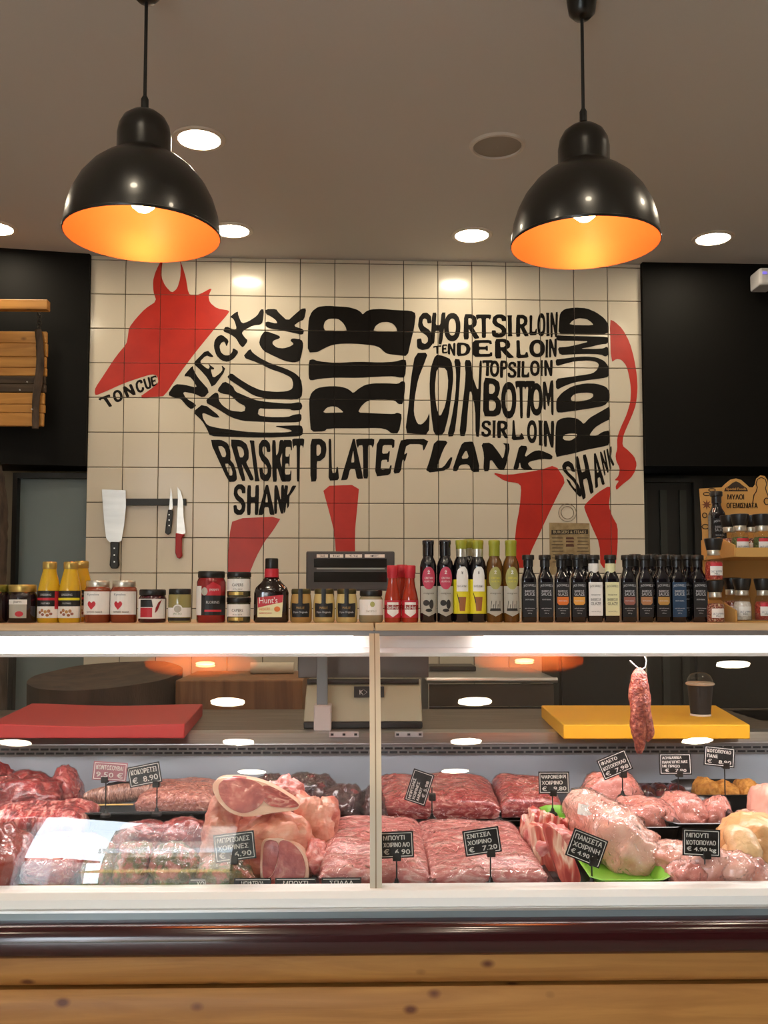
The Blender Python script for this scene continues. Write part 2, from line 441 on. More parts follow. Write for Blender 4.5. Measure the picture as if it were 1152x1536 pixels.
part('grille', MB().lathe([(.001, -.006), (.05, -.006), (.078, -.003), (.078, .001)], 32, cap0=False, cap1=False), M['grille'], t, 40)
part('rim', MB().lathe([(.078, -.002), (.080, -.009), (.088, -.008), (.092, 0), (.078, 0)], 36, cap0=False, cap1=False), mat('speaker_rim', S(206, 196, 184), .4), t, 40)

def pendant(xy, rim_z, label, group='black dome pendants over the counter', Rr=.183):
    x, y = xy
    t = thing('pendant_lamp', label, 'pendant lamp', (x, y, rim_z), 0, group)
    k = Rr / .183
    out = [(.183, 0), (.182, .022), (.177, .055), (.166, .09), (.148, .125), (.122, .158), (.096, .18), (.074, .193), (.066, .198), (.064, .203), (.064, .245), (.06, .268), (.05, .287), (.034, .30), (.012, .306), (.001, .307)]
    out = [(r * k, z * k) for r, z in out]
    part('shade', MB().lathe(out, 48, cap0=False, cap1=False).lathe([(.183 * k, 0), (.1845 * k, .002), (.1845 * k, .006), (.183 * k, .007)], 48, cap0=False, cap1=False), M['black_metal'], t, 50)
    inn = [(.182, 0), (.180, .022), (.175, .055), (.164, .088), (.146, .122), (.120, .155), (.094, .177), (.07, .19), (.04, .193), (.001, .194)]
    part('shade_lining', MB().lathe([(r * k, z * k) for r, z in inn], 48, cap0=False, cap1=False), M['copper'], t, 50)
    part('bulb', MB().lathe([(.001, .058), (.014, .06), (.026, .07), (.032, .086), (.030, .102), (.020, .122), (.014, .14), (.014, .16)], 20, cap0=False), M['bulb'], t, 60)
    part('lamp_holder', MB().lathe([(.018, .155), (.022, .16), (.022, .193), (.01, .195)], 16), M['black_plastic'], t, 40)
    part('cord_grip', MB().lathe([(.009, .305), (.009, .33), (.005, .338)], 12), M['cord'], t, 40)
    part('cord', MB().tube([(0, 0, .33), (0, 0, CEIL - rim_z - .055)], .0042, 8), M['cord'], t, 40)
    part('canopy', MB().lathe([(.006, -.060), (.02, -.057), (.032, -.044), (.037, -.01), (.037, 0)], 24), M['black_metal'], t, 50).location = (0, 0, CEIL - rim_z)
pl = at(214, 354, 2.225); pr = at(877.5, 367, 2.27)
pendant((pl.x, pl.y), pl.z, 'black dome pendant lamp with glowing copper inside, over the red cow head', Rr=.1795)
pendant((pr.x, pr.y), pr.z, 'black dome pendant lamp with glowing copper inside, right of the ceiling speaker', Rr=.177)

# ------------------------------------------------------------------ cow mural painted on the tiles
def glyph(ch):
    def ell(cx, cy, rx, ry, n=18, p=2.3):
        out = []
        for i in range(n):
            a = 2 * math.pi * i / n
            ca, sa = math.cos(a), math.sin(a); k = (abs(ca) ** p + abs(sa) ** p) ** (-1 / p)
            out.append((cx + rx * k * ca, cy + ry * k * sa))
        return out
    g = {
     'T': [[(0, 0), (1, 0), (1, .14), (.93, .24), (.86, .17), (.66, .16), (.67, .55), (.7, 1), (.32, 1), (.36, .55), (.36, .16), (.14, .17), (.07, .24), (0, .14)]],
     'O': [ell(.5, .5, .5, .5), ell(.5, .5, .22, .30)],
     'N': [[(0, 0), (.32, 0), (.70, .58), (.69, 0), (1, 0), (1, 1), (.70, 1), (.30, .42), (.31, 1), (0, 1)]],
     'C': [[(1, .30), (.70, .36), (.66, .2), (.5, .16), (.34, .3), (.3, .5), (.34, .72), (.5, .84), (.68, .78), (.72, .62), (1, .68), (.95, .88), (.72, 1), (.4, 1), (.12, .86), (0, .5), (.1, .16), (.4, 0), (.75, 0), (.96, .1)]],
     'U': [[(0, 0), (.32, 0), (.32, .66), (.42, .82), (.58, .82), (.68, .66), (.68, 0), (1, 0), (1, .75), (.82, .97), (.5, 1), (.18, .97), (0, .75)]],
     'E': [[(0, 0), (.95, 0), (1, .24), (.88, .26), (.84, .17), (.34, .17), (.34, .40), (.66, .40), (.7, .34), (.78, .34), (.78, .64), (.7, .64), (.66, .57), (.34, .57), (.34, .83), (.86, .83), (.9, .73), (1, .74), (.98, 1), (0, 1)]],
     'S': [[(.96, .30), (.68, .30), (.64, .19), (.5, .15), (.36, .18), (.33, .27), (.42, .36), (.78, .48), (1, .66), (.95, .88), (.7, 1), (.32, 1), (.05, .92), (0, .68), (.27, .68), (.32, .8), (.5, .85), (.66, .8), (.68, .7), (.56, .61), (.22, .5), (.03, .34), (.08, .12), (.34, 0), (.68, 0), (.94, .1)]],
     'H': [[(0, 0), (.32, 0), (.32, .4), (.68, .4), (.68, 0), (1, 0), (1, 1), (.68, 1), (.68, .58), (.32, .58), (.32, 1), (0, 1)]],
     'R': [[(0, 0), (.62, 0), (.92, .1), (.97, .28), (.88, .46), (.66, .55), (.8, .72), (1, .97), (.68, 1), (.5, .78), (.36, .6), (.34, .6), (.33, 1), (0, 1)], [(.33, .16), (.54, .17), (.66, .24), (.64, .36), (.5, .43), (.33, .43)]],
     'I': [[(0, 0), (1, 0), (.88, .1), (.9, .5), (.86, .9), (1, 1), (0, 1), (.12, .9), (.1, .5), (.14, .1)]],
     'B': [[(0, 0), (.6, 0), (.9, .08), (.95, .26), (.84, .44), (.78, .48), (.95, .58), (1, .76), (.9, .94), (.62, 1), (0, 1)], [(.32, .15), (.54, .15), (.65, .22), (.64, .34), (.52, .41), (.32, .41)], [(.32, .57), (.56, .57), (.69, .65), (.68, .77), (.56, .85), (.32, .85)]],
     'L': [[(0, 0), (.42, 0), (.36, .4), (.36, .82), (.72, .82), (.86, .68), (1, .68), (1, 1), (0, 1), (.04, .5)]],
     'D': [[(0, 0), (.5, 0), (.85, .12), (1, .45), (.9, .82), (.6, 1), (0, 1)], [(.3, .18), (.5, .18), (.66, .32), (.68, .56), (.6, .76), (.46, .83), (.3, .83)]],
     'P': [[(0, 0), (.65, 0), (.95, .1), (1, .27), (.92, .44), (.62, .53), (.4, .53), (.4, 1), (0, 1)], [(.38, .14), (.56, .14), (.66, .22), (.64, .34), (.52, .4), (.38, .4)]],
     'M': [[(0, 0), (.28, 0), (.5, .45), (.72, 0), (1, 0), (1, 1), (.76, 1), (.75, .42), (.56, .8), (.44, .8), (.26, .42), (.25, 1), (0, 1)]],
     'A': [[(.36, 0), (.66, 0), (1, 1), (.70, 1), (.63, .74), (.38, .74), (.31, 1), (0, 1)], [(.5, .26), (.6, .58), (.4, .58)]],
     'K': [[(0, 0), (.32, 0), (.32, .38), (.5, .3), (.66, 0), (1, 0), (.88, .26), (.58, .48), (1, 1), (.64, 1), (.38, .66), (.32, .7), (.32, 1), (0, 1)]],
    }[ch]
    return g
def densify(poly, n=2):
    out = []
    for i, p in enumerate(poly):
        q = poly[(i + 1) % len(poly)]
        for k in range(n): out.append((p[0] + (q[0] - p[0]) * k / n, p[1] + (q[1] - p[1]) * k / n))
    return out
def roundoff(poly, k=.22):
    """cut every corner a little, as a brush does"""
    out = []
    for i, p in enumerate(poly):
        a, b = poly[i - 1], poly[(i + 1) % len(poly)]
        out.append((p[0] + (a[0] - p[0]) * k, p[1] + (a[1] - p[1]) * k))
        out.append((p[0] + (b[0] - p[0]) * k, p[1] + (b[1] - p[1]) * k))
    return out
def quad_glyph(ch, q):
    (ax, ay), (bx, by), (cx, cy), (dx, dy) = q
    res = []
    for loop in glyph(ch):
        pts = roundoff(loop, .15)
        res.append([((ax * (1 - u) + bx * u) * (1 - v) + (dx * (1 - u) + cx * u) * v, (ay * (1 - u) + by * u) * (1 - v) + (dy * (1 - u) + cy * u) * v) for u, v in pts])
    return res
def clip(poly, ax, val, sgn):
    out = []
    for i in range(len(poly)):
        p, q = poly[i - 1], poly[i]
        a, b = (p[ax] - val) * sgn, (q[ax] - val) * sgn
        if (a >= 0) != (b >= 0):
            t = a / (a - b); out.append((p[0] + (q[0] - p[0]) * t, p[1] + (q[1] - p[1]) * t))
        if b >= 0: out.append(q)
    return out
cow = thing('cow_mural', 'red and black cow of meat-cut words painted on the cream tiles', 'mural', W(0, WD, 1.9), WTH)
cw0 = Vector((0, WD, 1.9))
def paint(name, shapes, m, label):
    """shapes: list of [outer, hole, ...] in photo pixels; painted tile by tile so the joints stay open"""
    mb = MB(); e = G * .75
    for loops in shapes:
        L = [[Vector((*wall(x, y), 0)) for x, y in lp] for lp in loops]
        flat = [v for lp in L for v in lp]
        for tri in tessellate_polygon(L):
            tr = [(flat[i].x, flat[i].y) for i in tri]
            c0 = int((min(p[0] for p in tr) - WX0) // T); c1 = int((max(p[0] for p in tr) - WX0) // T)
            r0 = int((WZ0 - max(p[1] for p in tr)) // T); r1 = int((WZ0 - min(p[1] for p in tr)) // T)
            for c in range(c0, c1 + 1):
                for r in range(r0, r1 + 1):
                    pl_ = tr
                    for ax, val, sg in ((0, WX0 + c * T + e, 1), (0, WX0 + (c + 1) * T - e, -1), (1, WZ0 - r * T - e, -1), (1, WZ0 - (r + 1) * T + e, 1)):
                        pl_ = clip(pl_, ax, val, sg)
                        if len(pl_) < 3: break
                    if len(pl_) >= 3:
                        mb.add([(p[0] - cw0.x, -.0009, p[1] - cw0.z) for p in pl_], [tuple(range(len(pl_)))])
    o = part(name, mb, m, cow)
    o['label'] = label
    return o
def cr(x0, y0, s, pts):
    return [(x0 + x / s, y0 + y / s) for x, y in pts]
CA = lambda p: cr(250, 450, 5.236, p)
CB = lambda p: cr(460, 450, 6.4, p)
CC = lambda p: cr(600, 460, 4.608, p)
CD = lambda p: cr(820, 450, 6.68, p)
CE = lambda p: cr(300, 640, 4.431, p)
CF = lambda p: cr(540, 640, 3.84, p)
CG = lambda p: cr(720, 660, 4.431, p)
CH = lambda p: cr(130, 390, 5.009, p)
C5 = lambda p: cr(440, 440, 3.6, p)
C7 = lambda p: cr(120, 630, 3.0316, p)
ro = lambda p: roundoff(p, .2)
paint('cow_head', [[ro(CH([(60, 1000), (65, 960), (125, 870), (200, 755), (240, 700), (300, 630), (310, 575), (318, 510), (370, 440), (440, 365), (525, 310), (502, 240), (498, 160), (515, 95), (540, 40), (580, -25),
    (564, 50), (562, 130), (590, 195), (640, 248), (680, 215), (703, 140), (709, 45), (690, -25), (724, 60), (745, 130), (765, 255), (800, 265), (850, 258), (945, 206), (915, 270), (925, 320), (980, 365), (1077, 380),
    (1050, 420), (950, 530), (820, 690), (700, 850), (585, 1022), (540, 1027), (385, 1038), (510, 950), (540, 920), (530, 868), (490, 858), (400, 885), (270, 930), (150, 985), (70, 1018)]))]], M['red_paint'], 'red painted cow head with two horns')
paint('cow_tail', [[ro(CD([(630, 195), (680, 215), (760, 290), (830, 420), (875, 580), (905, 760), (910, 900), (895, 1050), (850, 1170), (800, 1280), (765, 1370), (758, 1460)]) + CG([(980, 65), (1025, 110), (1042, 160), (1030, 210), (1000, 255), (940, 300), (905, 335), (900, 305), (925, 270), (892, 268), (920, 240), (930, 190), (905, 140), (900, 100), (912, 60)]) +
    CD([(705, 1380), (740, 1280), (800, 1150), (838, 1020), (845, 900), (830, 780), (800, 660), (750, 600), (700, 590), (645, 625)]))]], M['red_paint'], 'red painted cow tail')
for pts in (C7([(695, 448), (918, 438), (880, 500), (838, 555), (800, 625), (770, 700), (755, 780), (668, 780), (672, 640), (680, 520)]),
            [(483, 729), (539, 727), (536, 760), (532, 800), (534, 870), (506, 870), (502, 800), (493, 765)],
            CG([(78, 215), (180, 235), (400, 200), (500, 165), (570, 270), (530, 340), (480, 440), (410, 590), (330, 760), (310, 850), (225, 850), (235, 600), (265, 440), (275, 310), (250, 285), (165, 275)]),
            CG([(865, 300), (865, 360), (855, 440), (880, 510), (915, 570), (915, 700), (900, 850), (800, 850), (795, 690), (740, 570), (690, 450), (700, 425), (780, 350)])):
    paint('cow_leg', [[ro(pts)]], M['red_paint'], 'red painted cow leg')
Q = lambda conv, word, quads: [[conv(l) for l in quad_glyph(ch, q)] for ch, q in zip(word, quads)]
def bx(*spans, y0, y1):
    return [[(a, y0), (b, y0), (b, y1), (a, y1)] for a, b in spans]
K = M['ink']
paint('word', Q(CH, 'TONCUE', [[(85, 1042), (172, 1008), (212, 1092), (150, 1112)], [(188, 988), (255, 968), (282, 1050), (212, 1080)], [(268, 955), (338, 930), (372, 1010), (300, 1036)], [(358, 915), (416, 893), (438, 985), (380, 1006)], [(422, 895), (472, 878), (492, 960), (446, 977)], [(476, 880), (524, 865), (532, 940), (492, 955)]]), K, 'black lettering TONGUE under the red head')
paint('word', [[ro(CA(p))] for p in (
    [(65, 660), (140, 665), (240, 690), (215, 640), (180, 600), (130, 600), (205, 512), (210, 545), (245, 610), (340, 715), (290, 770), (215, 735), (125, 720), (150, 770), (240, 825), (195, 860), (160, 835), (110, 775), (70, 770), (5, 745)],
    [(215, 490), (315, 388), (372, 445), (350, 450), (310, 435), (255, 490), (325, 545), (340, 525), (320, 490), (345, 515), (375, 535), (370, 545), (345, 545), (365, 615), (420, 575), (440, 550), (430, 510), (468, 545), (360, 695), (325, 620), (270, 555), (215, 505)],
    [(435, 272), (490, 318), (470, 370), (455, 325), (430, 335), (415, 365), (425, 410), (455, 435), (490, 435), (515, 410), (520, 375), (568, 405), (530, 460), (480, 488), (430, 475), (390, 435), (370, 370), (375, 320), (400, 285)],
    [(497, 135), (530, 105), (560, 88), (562, 120), (590, 185), (640, 170), (710, 125), (740, 72), (765, 75), (755, 175), (735, 195), (680, 200), (610, 235), (590, 260), (610, 290), (640, 320), (600, 375), (575, 355), (545, 300), (500, 270), (440, 245), (465, 205), (530, 235), (550, 225), (535, 170), (520, 145)])], K, 'black lettering NECK')
paint('word', [[ro(CA(p))] for p in (
    [(778, 72), (860, 70), (880, 100), (950, 165), (1010, 110), (1060, 68), (1098, 65), (1080, 155), (1040, 170), (995, 205), (1080, 232), (1070, 275), (1010, 262), (900, 238), (830, 228), (778, 212), (778, 165), (870, 188), (860, 160), (820, 130), (778, 110)],
    [(775, 242), (885, 280), (892, 300), (835, 320), (830, 345), (865, 375), (920, 380), (970, 365), (1000, 345), (970, 320), (985, 300), (1060, 310), (1075, 350), (1060, 430), (1045, 480), (1000, 492), (930, 480), (840, 440), (760, 400), (725, 345), (735, 295), (755, 260)],
    [(655, 380), (675, 415), (740, 460), (820, 500), (940, 540), (1010, 575), (1055, 620), (1068, 700), (1060, 765), (1000, 785), (900, 780), (780, 775), (680, 750), (590, 690), (470, 612), (505, 570), (570, 620), (660, 675), (740, 710), (850, 722), (940, 718), (985, 700), (995, 660), (980, 610), (900, 570), (820, 545), (720, 495), (595, 450)],
    [(395, 710), (450, 635), (520, 675), (540, 720), (600, 745), (690, 785), (780, 800), (960, 815), (1050, 800), (1068, 830), (1055, 865), (985, 868), (965, 855), (780, 855), (725, 850), (715, 905), (800, 920), (950, 920), (1000, 900), (1058, 893), (1060, 940), (1040, 960), (880, 962), (700, 955), (600, 950), (500, 920), (400, 855), (295, 800), (380, 725), (408, 735), (410, 790), (440, 830), (500, 870), (610, 880), (620, 835), (560, 805), (500, 745), (430, 735)],
    [(205, 880), (290, 812), (425, 920), (380, 925), (300, 890), (280, 890), (285, 930), (320, 985), (400, 1005), (500, 1018), (620, 1035), (780, 1042), (940, 1040), (990, 1030), (960, 1015), (830, 990), (1000, 985), (1060, 985), (1072, 1020), (1065, 1065), (1000, 1072), (780, 1082), (500, 1075), (340, 1070), (320, 1020), (280, 950)])], K, 'black lettering CHUCK')
paint('word', [[ro(CB(l)) for l in s] for s in (
    [[(10, 505), (12, 300), (20, 180), (50, 110), (110, 65), (200, 55), (300, 62), (400, 68), (480, 90), (520, 115), (538, 140), (570, 108), (620, 90), (720, 85), (850, 97), (1000, 103), (1050, 130), (1030, 280), (1000, 400), (968, 540), (880, 530), (780, 520), (745, 500), (700, 455), (640, 435), (500, 422), (400, 418), (300, 422), (220, 440), (130, 485), (105, 500)],
     [(160, 260), (175, 205), (215, 180), (300, 180), (345, 215), (375, 260), (385, 300), (180, 300)], [(640, 302), (660, 250), (710, 215), (780, 210), (830, 230), (860, 265), (870, 305)]],
    [[(20, 580), (60, 568), (110, 588), (280, 605), (500, 592), (700, 600), (850, 592), (920, 570), (960, 580), (945, 745), (890, 745), (840, 732), (700, 735), (500, 748), (280, 745), (130, 755), (40, 775), (18, 750)]],
    [[(22, 960), (45, 890), (100, 845), (200, 828), (300, 828), (380, 845), (420, 870), (447, 895), (500, 850), (560, 815), (640, 800), (780, 800), (880, 805), (910, 780), (945, 785), (945, 850), (925, 1000), (880, 1000), (845, 965), (760, 955), (640, 955), (570, 975), (520, 1025), (492, 1080), (600, 1085), (700, 1090), (840, 1095), (870, 1080), (918, 1100), (885, 1280), (815, 1282), (770, 1245), (700, 1228), (500, 1232), (200, 1232), (170, 1262), (40, 1265), (30, 1150)],
     [(152, 1085), (190, 1035), (235, 1020), (290, 1025), (330, 1055), (355, 1080), (300, 1080)]])], K, 'black lettering RIB, turned on its side')
paint('word', [[ro(CC(l)) for l in s] for s in (
    [[(105, 320), (195, 318), (165, 400), (125, 500), (100, 640), (95, 740), (120, 810), (150, 815), (185, 780), (205, 725), (200, 885), (100, 880), (35, 872), (60, 680), (75, 500)]],
    [[(245, 330), (300, 340), (355, 365), (370, 480), (355, 620), (335, 760), (300, 890), (235, 890), (215, 740), (203, 560), (210, 430)], [(255, 420), (322, 425), (335, 530), (315, 680), (275, 768), (250, 690), (240, 560)]],
    [[(372, 360), (420, 365), (415, 500), (400, 700), (375, 895), (325, 898), (355, 780), (385, 600), (388, 450)]],
    [[(445, 368), (492, 370), (500, 480), (540, 590), (545, 480), (550, 370), (568, 375), (558, 600), (550, 900), (522, 898), (520, 700), (485, 560), (470, 700), (455, 895), (408, 895), (430, 700), (455, 480)]])], K, 'black lettering LOIN')
paint('word', [[ro(CD(l)) for l in s] for s in (
    [[(118, 345), (125, 200), (135, 130), (180, 90), (280, 75), (400, 82), (500, 125), (580, 185), (620, 250), (620, 343), (400, 343), (250, 343)], [(222, 250), (260, 205), (320, 182), (400, 190), (450, 225), (470, 255)]],
    [[(100, 352), (160, 357), (400, 364), (560, 367), (620, 375), (610, 440), (540, 445), (440, 470), (330, 490), (500, 490), (570, 485), (600, 465), (620, 490), (622, 545), (590, 570), (540, 545), (400, 540), (250, 545), (130, 552), (108, 475), (200, 470), (300, 450), (430, 415), (300, 408), (110, 408), (95, 390)]],
    [[(88, 595), (150, 590), (280, 572), (400, 565), (500, 575), (580, 610), (625, 680), (620, 770), (560, 785), (400, 805), (280, 825), (180, 860), (95, 905), (90, 790), (200, 775), (380, 750), (460, 735), (505, 700), (525, 650), (500, 620), (420, 605), (280, 615), (180, 640), (95, 665)]],
    [[(95, 1000), (150, 930), (250, 865), (380, 835), (500, 838), (600, 870), (632, 930), (630, 1000), (580, 1060), (450, 1085), (280, 1110), (120, 1132), (95, 1110)], [(240, 985), (270, 945), (330, 932), (420, 928), (465, 940), (465, 970), (420, 1000), (300, 1020), (250, 1010)]],
    [[(88, 1290), (100, 1215), (150, 1185), (220, 1175), (300, 1185), (345, 1215), (370, 1245), (430, 1180), (500, 1140), (580, 1095), (632, 1065), (635, 1195), (560, 1230), (480, 1280), (420, 1365), (500, 1360), (560, 1320), (632, 1305), (630, 1452), (560, 1470), (400, 1500), (280, 1535), (150, 1562), (86, 1576)], [(160, 1385), (175, 1350), (240, 1335), (305, 1340), (300, 1370), (240, 1410), (180, 1405)]])], K, 'black lettering ROUND, turned on its side')
paint('word', [[ro(CF(l)) for l in s] for s in (
    [[(238, 72), (400, 70), (368, 140), (362, 130), (360, 100), (270, 100), (252, 165), (275, 145), (258, 205), (245, 185), (235, 265), (190, 272), (205, 200), (225, 110)]],
    [[(430, 78), (510, 82), (480, 130), (440, 240), (480, 235), (520, 175), (535, 178), (510, 250), (375, 268), (405, 180)]],
    [[(590, 90), (640, 85), (655, 90), (695, 260), (645, 262), (625, 215), (575, 220), (560, 258), (530, 255), (565, 150)], [(612, 130), (628, 182), (580, 186)]],
    [[(697, 95), (755, 92), (800, 150), (825, 190), (840, 110), (820, 95), (868, 98), (835, 250), (800, 250), (750, 180), (745, 255), (710, 258), (715, 160)]],
    [[(918, 108), (968, 112), (945, 180), (1000, 140), (1040, 135), (1110, 165), (1105, 190), (1050, 185), (980, 200), (965, 215), (1000, 250), (930, 245), (920, 200), (912, 245), (880, 250), (900, 180)]])], K, 'black lettering FLANK')
paint('word', Q(C5, 'PLATE', [[(92, 786), (180, 784), (178, 1010), (92, 1018)], [(190, 786), (225, 786), (248, 1008), (190, 1012)], [(300, 786), (352, 786), (382, 1000), (252, 1010)], [(338, 786), (438, 784), (425, 1002), (355, 998)], [(452, 786), (552, 785), (525, 980), (440, 990)]]), K, 'black lettering PLATE')
paint('word', Q(CE, 'BRISKET', [[(62, 88), (190, 86), (258, 365), (190, 368)], [(196, 86), (315, 88), (362, 360), (276, 360)], [(328, 90), (362, 92), (398, 362), (364, 364)], [(382, 88), (470, 86), (478, 360), (398, 364)], [(478, 90), (556, 88), (575, 366), (482, 366)], [(548, 88), (614, 88), (606, 365), (542, 365)], [(612, 80), (694, 78), (676, 365), (628, 365)]]), K, 'black lettering BRISKET')
paint('word', Q(CE, 'SHANK', [[(220, 383), (308, 382), (302, 585), (222, 588)], [(314, 390), (394, 388), (388, 586), (312, 588)], [(410, 388), (480, 386), (500, 586), (382, 588)], [(494, 390), (560, 388), (556, 578), (492, 580)], [(560, 390), (642, 392), (592, 528), (556, 580)]]), K, 'black lettering SHANK above a front leg')
paint('word', Q(CG, 'SHANK', [[(530, 156), (615, 130), (690, 410), (590, 300)], [(628, 112), (706, 94), (758, 345), (680, 400)], [(736, 98), (788, 80), (832, 292), (764, 322)], [(795, 80), (830, 66), (856, 212), (826, 240)], [(838, 63), (874, 40), (894, 162), (864, 204)]]), K, 'black lettering SHANK above a hind leg')
paint('word', Q(CC, 'SHORTSIRLOIN', [[(125, 45), (218, 40), (235, 285), (112, 308)], [(222, 42), (318, 40), (290, 262), (212, 255)], [(305, 44), (418, 42), (418, 240), (303, 240)], [(443, 52), (528, 52), (552, 222), (438, 228)], [(524, 54), (630, 54), (618, 215), (540, 217)], [(634, 54), (738, 52), (736, 212), (632, 216)], [(740, 60), (776, 60), (778, 204), (744, 206)], [(803, 56), (882, 56), (892, 206), (800, 208)], [(894, 60), (945, 60), (946, 196), (894, 200)], [(950, 45), (1005, 45), (1005, 206), (948, 206)], [(1008, 42), (1032, 42), (1036, 202), (1010, 206)], [(1038, 40), (1092, 36), (1086, 212), (1040, 212)]]), K, 'black lettering SHORT SIRLOIN')
paint('word', Q(CC, 'TENDERLOIN', [[(228, 274), (286, 266), (278, 325), (238, 328)], [(290, 262), (326, 260), (329, 322), (290, 324)], [(330, 256), (384, 250), (382, 342), (330, 328)], [(392, 248), (490, 250), (488, 338), (392, 342)], [(500, 232), (636, 230), (639, 346), (500, 347)], [(656, 224), (756, 220), (792, 356), (656, 358)], [(803, 232), (862, 232), (890, 352), (803, 357)], [(893, 228), (1002, 228), (1002, 350), (893, 350)], [(1005, 228), (1026, 228), (1024, 352), (1003, 352)], [(1029, 225), (1084, 220), (1082, 347), (1029, 352)]]), K, 'black lettering TENDERLOIN')
paint('word', Q(CC, 'TOPSILOIN', [[(568, 370), (642, 370), (632, 480), (574, 480)], [(622, 372), (686, 372), (686, 486), (620, 486)], [(692, 372), (746, 372), (742, 492), (690, 492)], [(745, 382), (806, 380), (806, 492), (742, 492)], [(808, 376), (836, 376), (834, 490), (807, 490)], [(840, 376), (890, 376), (893, 490), (838, 490)], [(898, 372), (966, 372), (966, 480), (898, 480)], [(970, 370), (989, 370), (987, 480), (969, 480)], [(995, 370), (1056, 368), (1052, 480), (998, 480)]]), K, 'black lettering TOPSILOIN')
paint('word', Q(CC, 'BOTTOM', [[(578, 490), (696, 500), (704, 760), (573, 757)], [(698, 520), (806, 520), (802, 776), (700, 772)], [(796, 513), (872, 513), (864, 772), (814, 772)], [(864, 513), (932, 513), (918, 770), (852, 770)], [(898, 528), (986, 528), (988, 757), (898, 752)], [(986, 520), (1060, 508), (1062, 756), (990, 706)]]), K, 'black lettering BOTTOM')
paint('word', Q(CC, 'SIRLOIN', [[(561, 788), (631, 786), (630, 898), (561, 900)], [(637, 786), (664, 786), (660, 907), (638, 907)], [(671, 788), (747, 788), (750, 912), (671, 908)], [(778, 784), (808, 784), (862, 918), (770, 924)], [(878, 784), (946, 784), (946, 946), (877, 942)], [(953, 785), (987, 787), (987, 962), (958, 957)], [(992, 788), (1066, 790), (1062, 976), (994, 966)]]), K, 'black lettering SIRLOIN below BOTTOM')

# ------------------------------------------------------------------ refrigerated display counter
CW = 1.5
SHELF = at(576, 935, 2.2).z
zc = lambda y, Y: at(576, y, Y).z
GY0, GZ0, GR, GA0, GA1 = 1.90, zc(1335, 1.90), .685, R(7), R(61)
GAK, GR2 = R(40), .52                 # the glass bends more tightly towards the top
def arc(a, off=0.0):                  # point on the curved front glass (normal elevation a), pushed outwards by off
    b = min(a, GAK)
    y, z = GY0 + GR * (math.cos(GA0) - math.cos(b)), GZ0 + GR * (math.sin(b) - math.sin(GA0))
    if a > GAK: y += GR2 * (math.cos(GAK) - math.cos(a)); z += GR2 * (math.sin(a) - math.sin(GAK))
    return (y - off * math.cos(a), z + off * math.sin(a))
GP = [GA0 + (GA1 - GA0) * i / 40 for i in range(41)]
def strip(x0, x1, o0, o1, ang=GP):
    mb = MB(); n = len(ang)
    vs = []
    for x in (x0, x1):
        for o in (o0, o1):
            vs += [(x, *arc(a, o)) for a in ang]
    q = lambda xi, oi, i: (xi * 2 + oi) * n + i
    fs = []
    for i in range(n - 1):
        fs += [(q(0, 1, i), q(1, 1, i), q(1, 1, i + 1), q(0, 1, i + 1)), (q(0, 0, i), q(0, 0, i + 1), q(1, 0, i + 1), q(1, 0, i)),
               (q(0, 0, i), q(0, 1, i), q(0, 1, i + 1), q(0, 0, i + 1)), (q(1, 0, i), q(1, 0, i + 1), q(1, 1, i + 1), q(1, 1, i))]
    for i in (0, n - 1): fs.append((q(0, 0, i), q(1, 0, i), q(1, 1, i), q(0, 1, i)))
    return mb.add(vs, fs)
XJ = at(563.5, 1150, 1.95).x
case = thing('display_counter', 'curved glass refrigerated meat counter with burgundy bumper and pine front', 'counter', (0, 2.4, 0))
cp = lambda n, mb, m, par=None, **k: part(n, mb, m, par or case, world=True, **k)
cp('glass_pane', strip(-CW, XJ - .003, -.006, 0), M['glass'], smooth=40)
cp('glass_pane', strip(XJ + .003, CW, -.006, 0), M['glass'], smooth=40)
cp('joint_post', strip(XJ - .0115, XJ + .0115, -.022, .004), mat('cream_aluminium', S(216, 204, 184), .3, metal=.35), smooth=40)
cp('joint_groove', strip(XJ - .0012, XJ + .0012, .003, .0048), mat('groove_tan', S(150, 128, 100), .5), smooth=40)
# shelf on top of the glass
for a, b in ((-CW, XJ - .0015), (XJ + .0015, CW)):
    cp('shelf_board', MB().box(a, b, 2.2, 2.62, zc(946, 2.2), SHELF), M['beech'], bevel=.0015)
cp('shelf_rail', MB().box(-CW, CW, 2.206, 2.236, zc(954, 2.21), zc(946.2, 2.2)), mat('rail_grey', S(150, 146, 144), .35, metal=.5))
for s in (-1, 1):
    cp('shelf_support', MB().box(s * (CW - .02), s * CW, 2.3, 2.6, .99, zc(946, 2.2)), M['alu'])
# light fitting under the shelf
cp('light_housing', MB().box(-CW, CW, 2.262, 2.36, zc(972, 2.27), zc(947, 2.26)).box(-CW, CW, 2.228, 2.232, zc(985, 2.23), zc(979.0, 2.23)).box(-CW, CW, 2.352, 2.36, zc(984, 2.36), zc(947, 2.26)), M['alu_white'], bevel=.002)
def tube_light(x0, x1):
    zt, zb = zc(954, 2.25), zc(978.5, 2.25); zm = (zt + zb) / 2; rr = (zt - zb) / 2
    prof = [(2.2625, zc(972, 2.27) - .0005), (2.345, zc(972, 2.27) - .0005), (2.345, zb),  (2.246, zb + .002), (2.238, zm - rr * .55), (2.236, zm), (2.238, zm + rr * .55), (2.246, zt - .002), (2.2625, zt)]
    mb = MB(); n = len(prof)
    mb.add([(x0, *p) for p in prof] + [(x1, *p) for p in prof], [(i, i + 1, n + i + 1, n + i) for i in range(n - 1)] + [tuple(range(n)), tuple(range(2 * n - 1, n - 1, -1))])
    cp('light_tube', mb, M['tube'], smooth=40)
tube_light(-CW + .03, at(530, 965, 2.25).x)
tube_light(at(727, 965, 2.25).x, CW - .03)
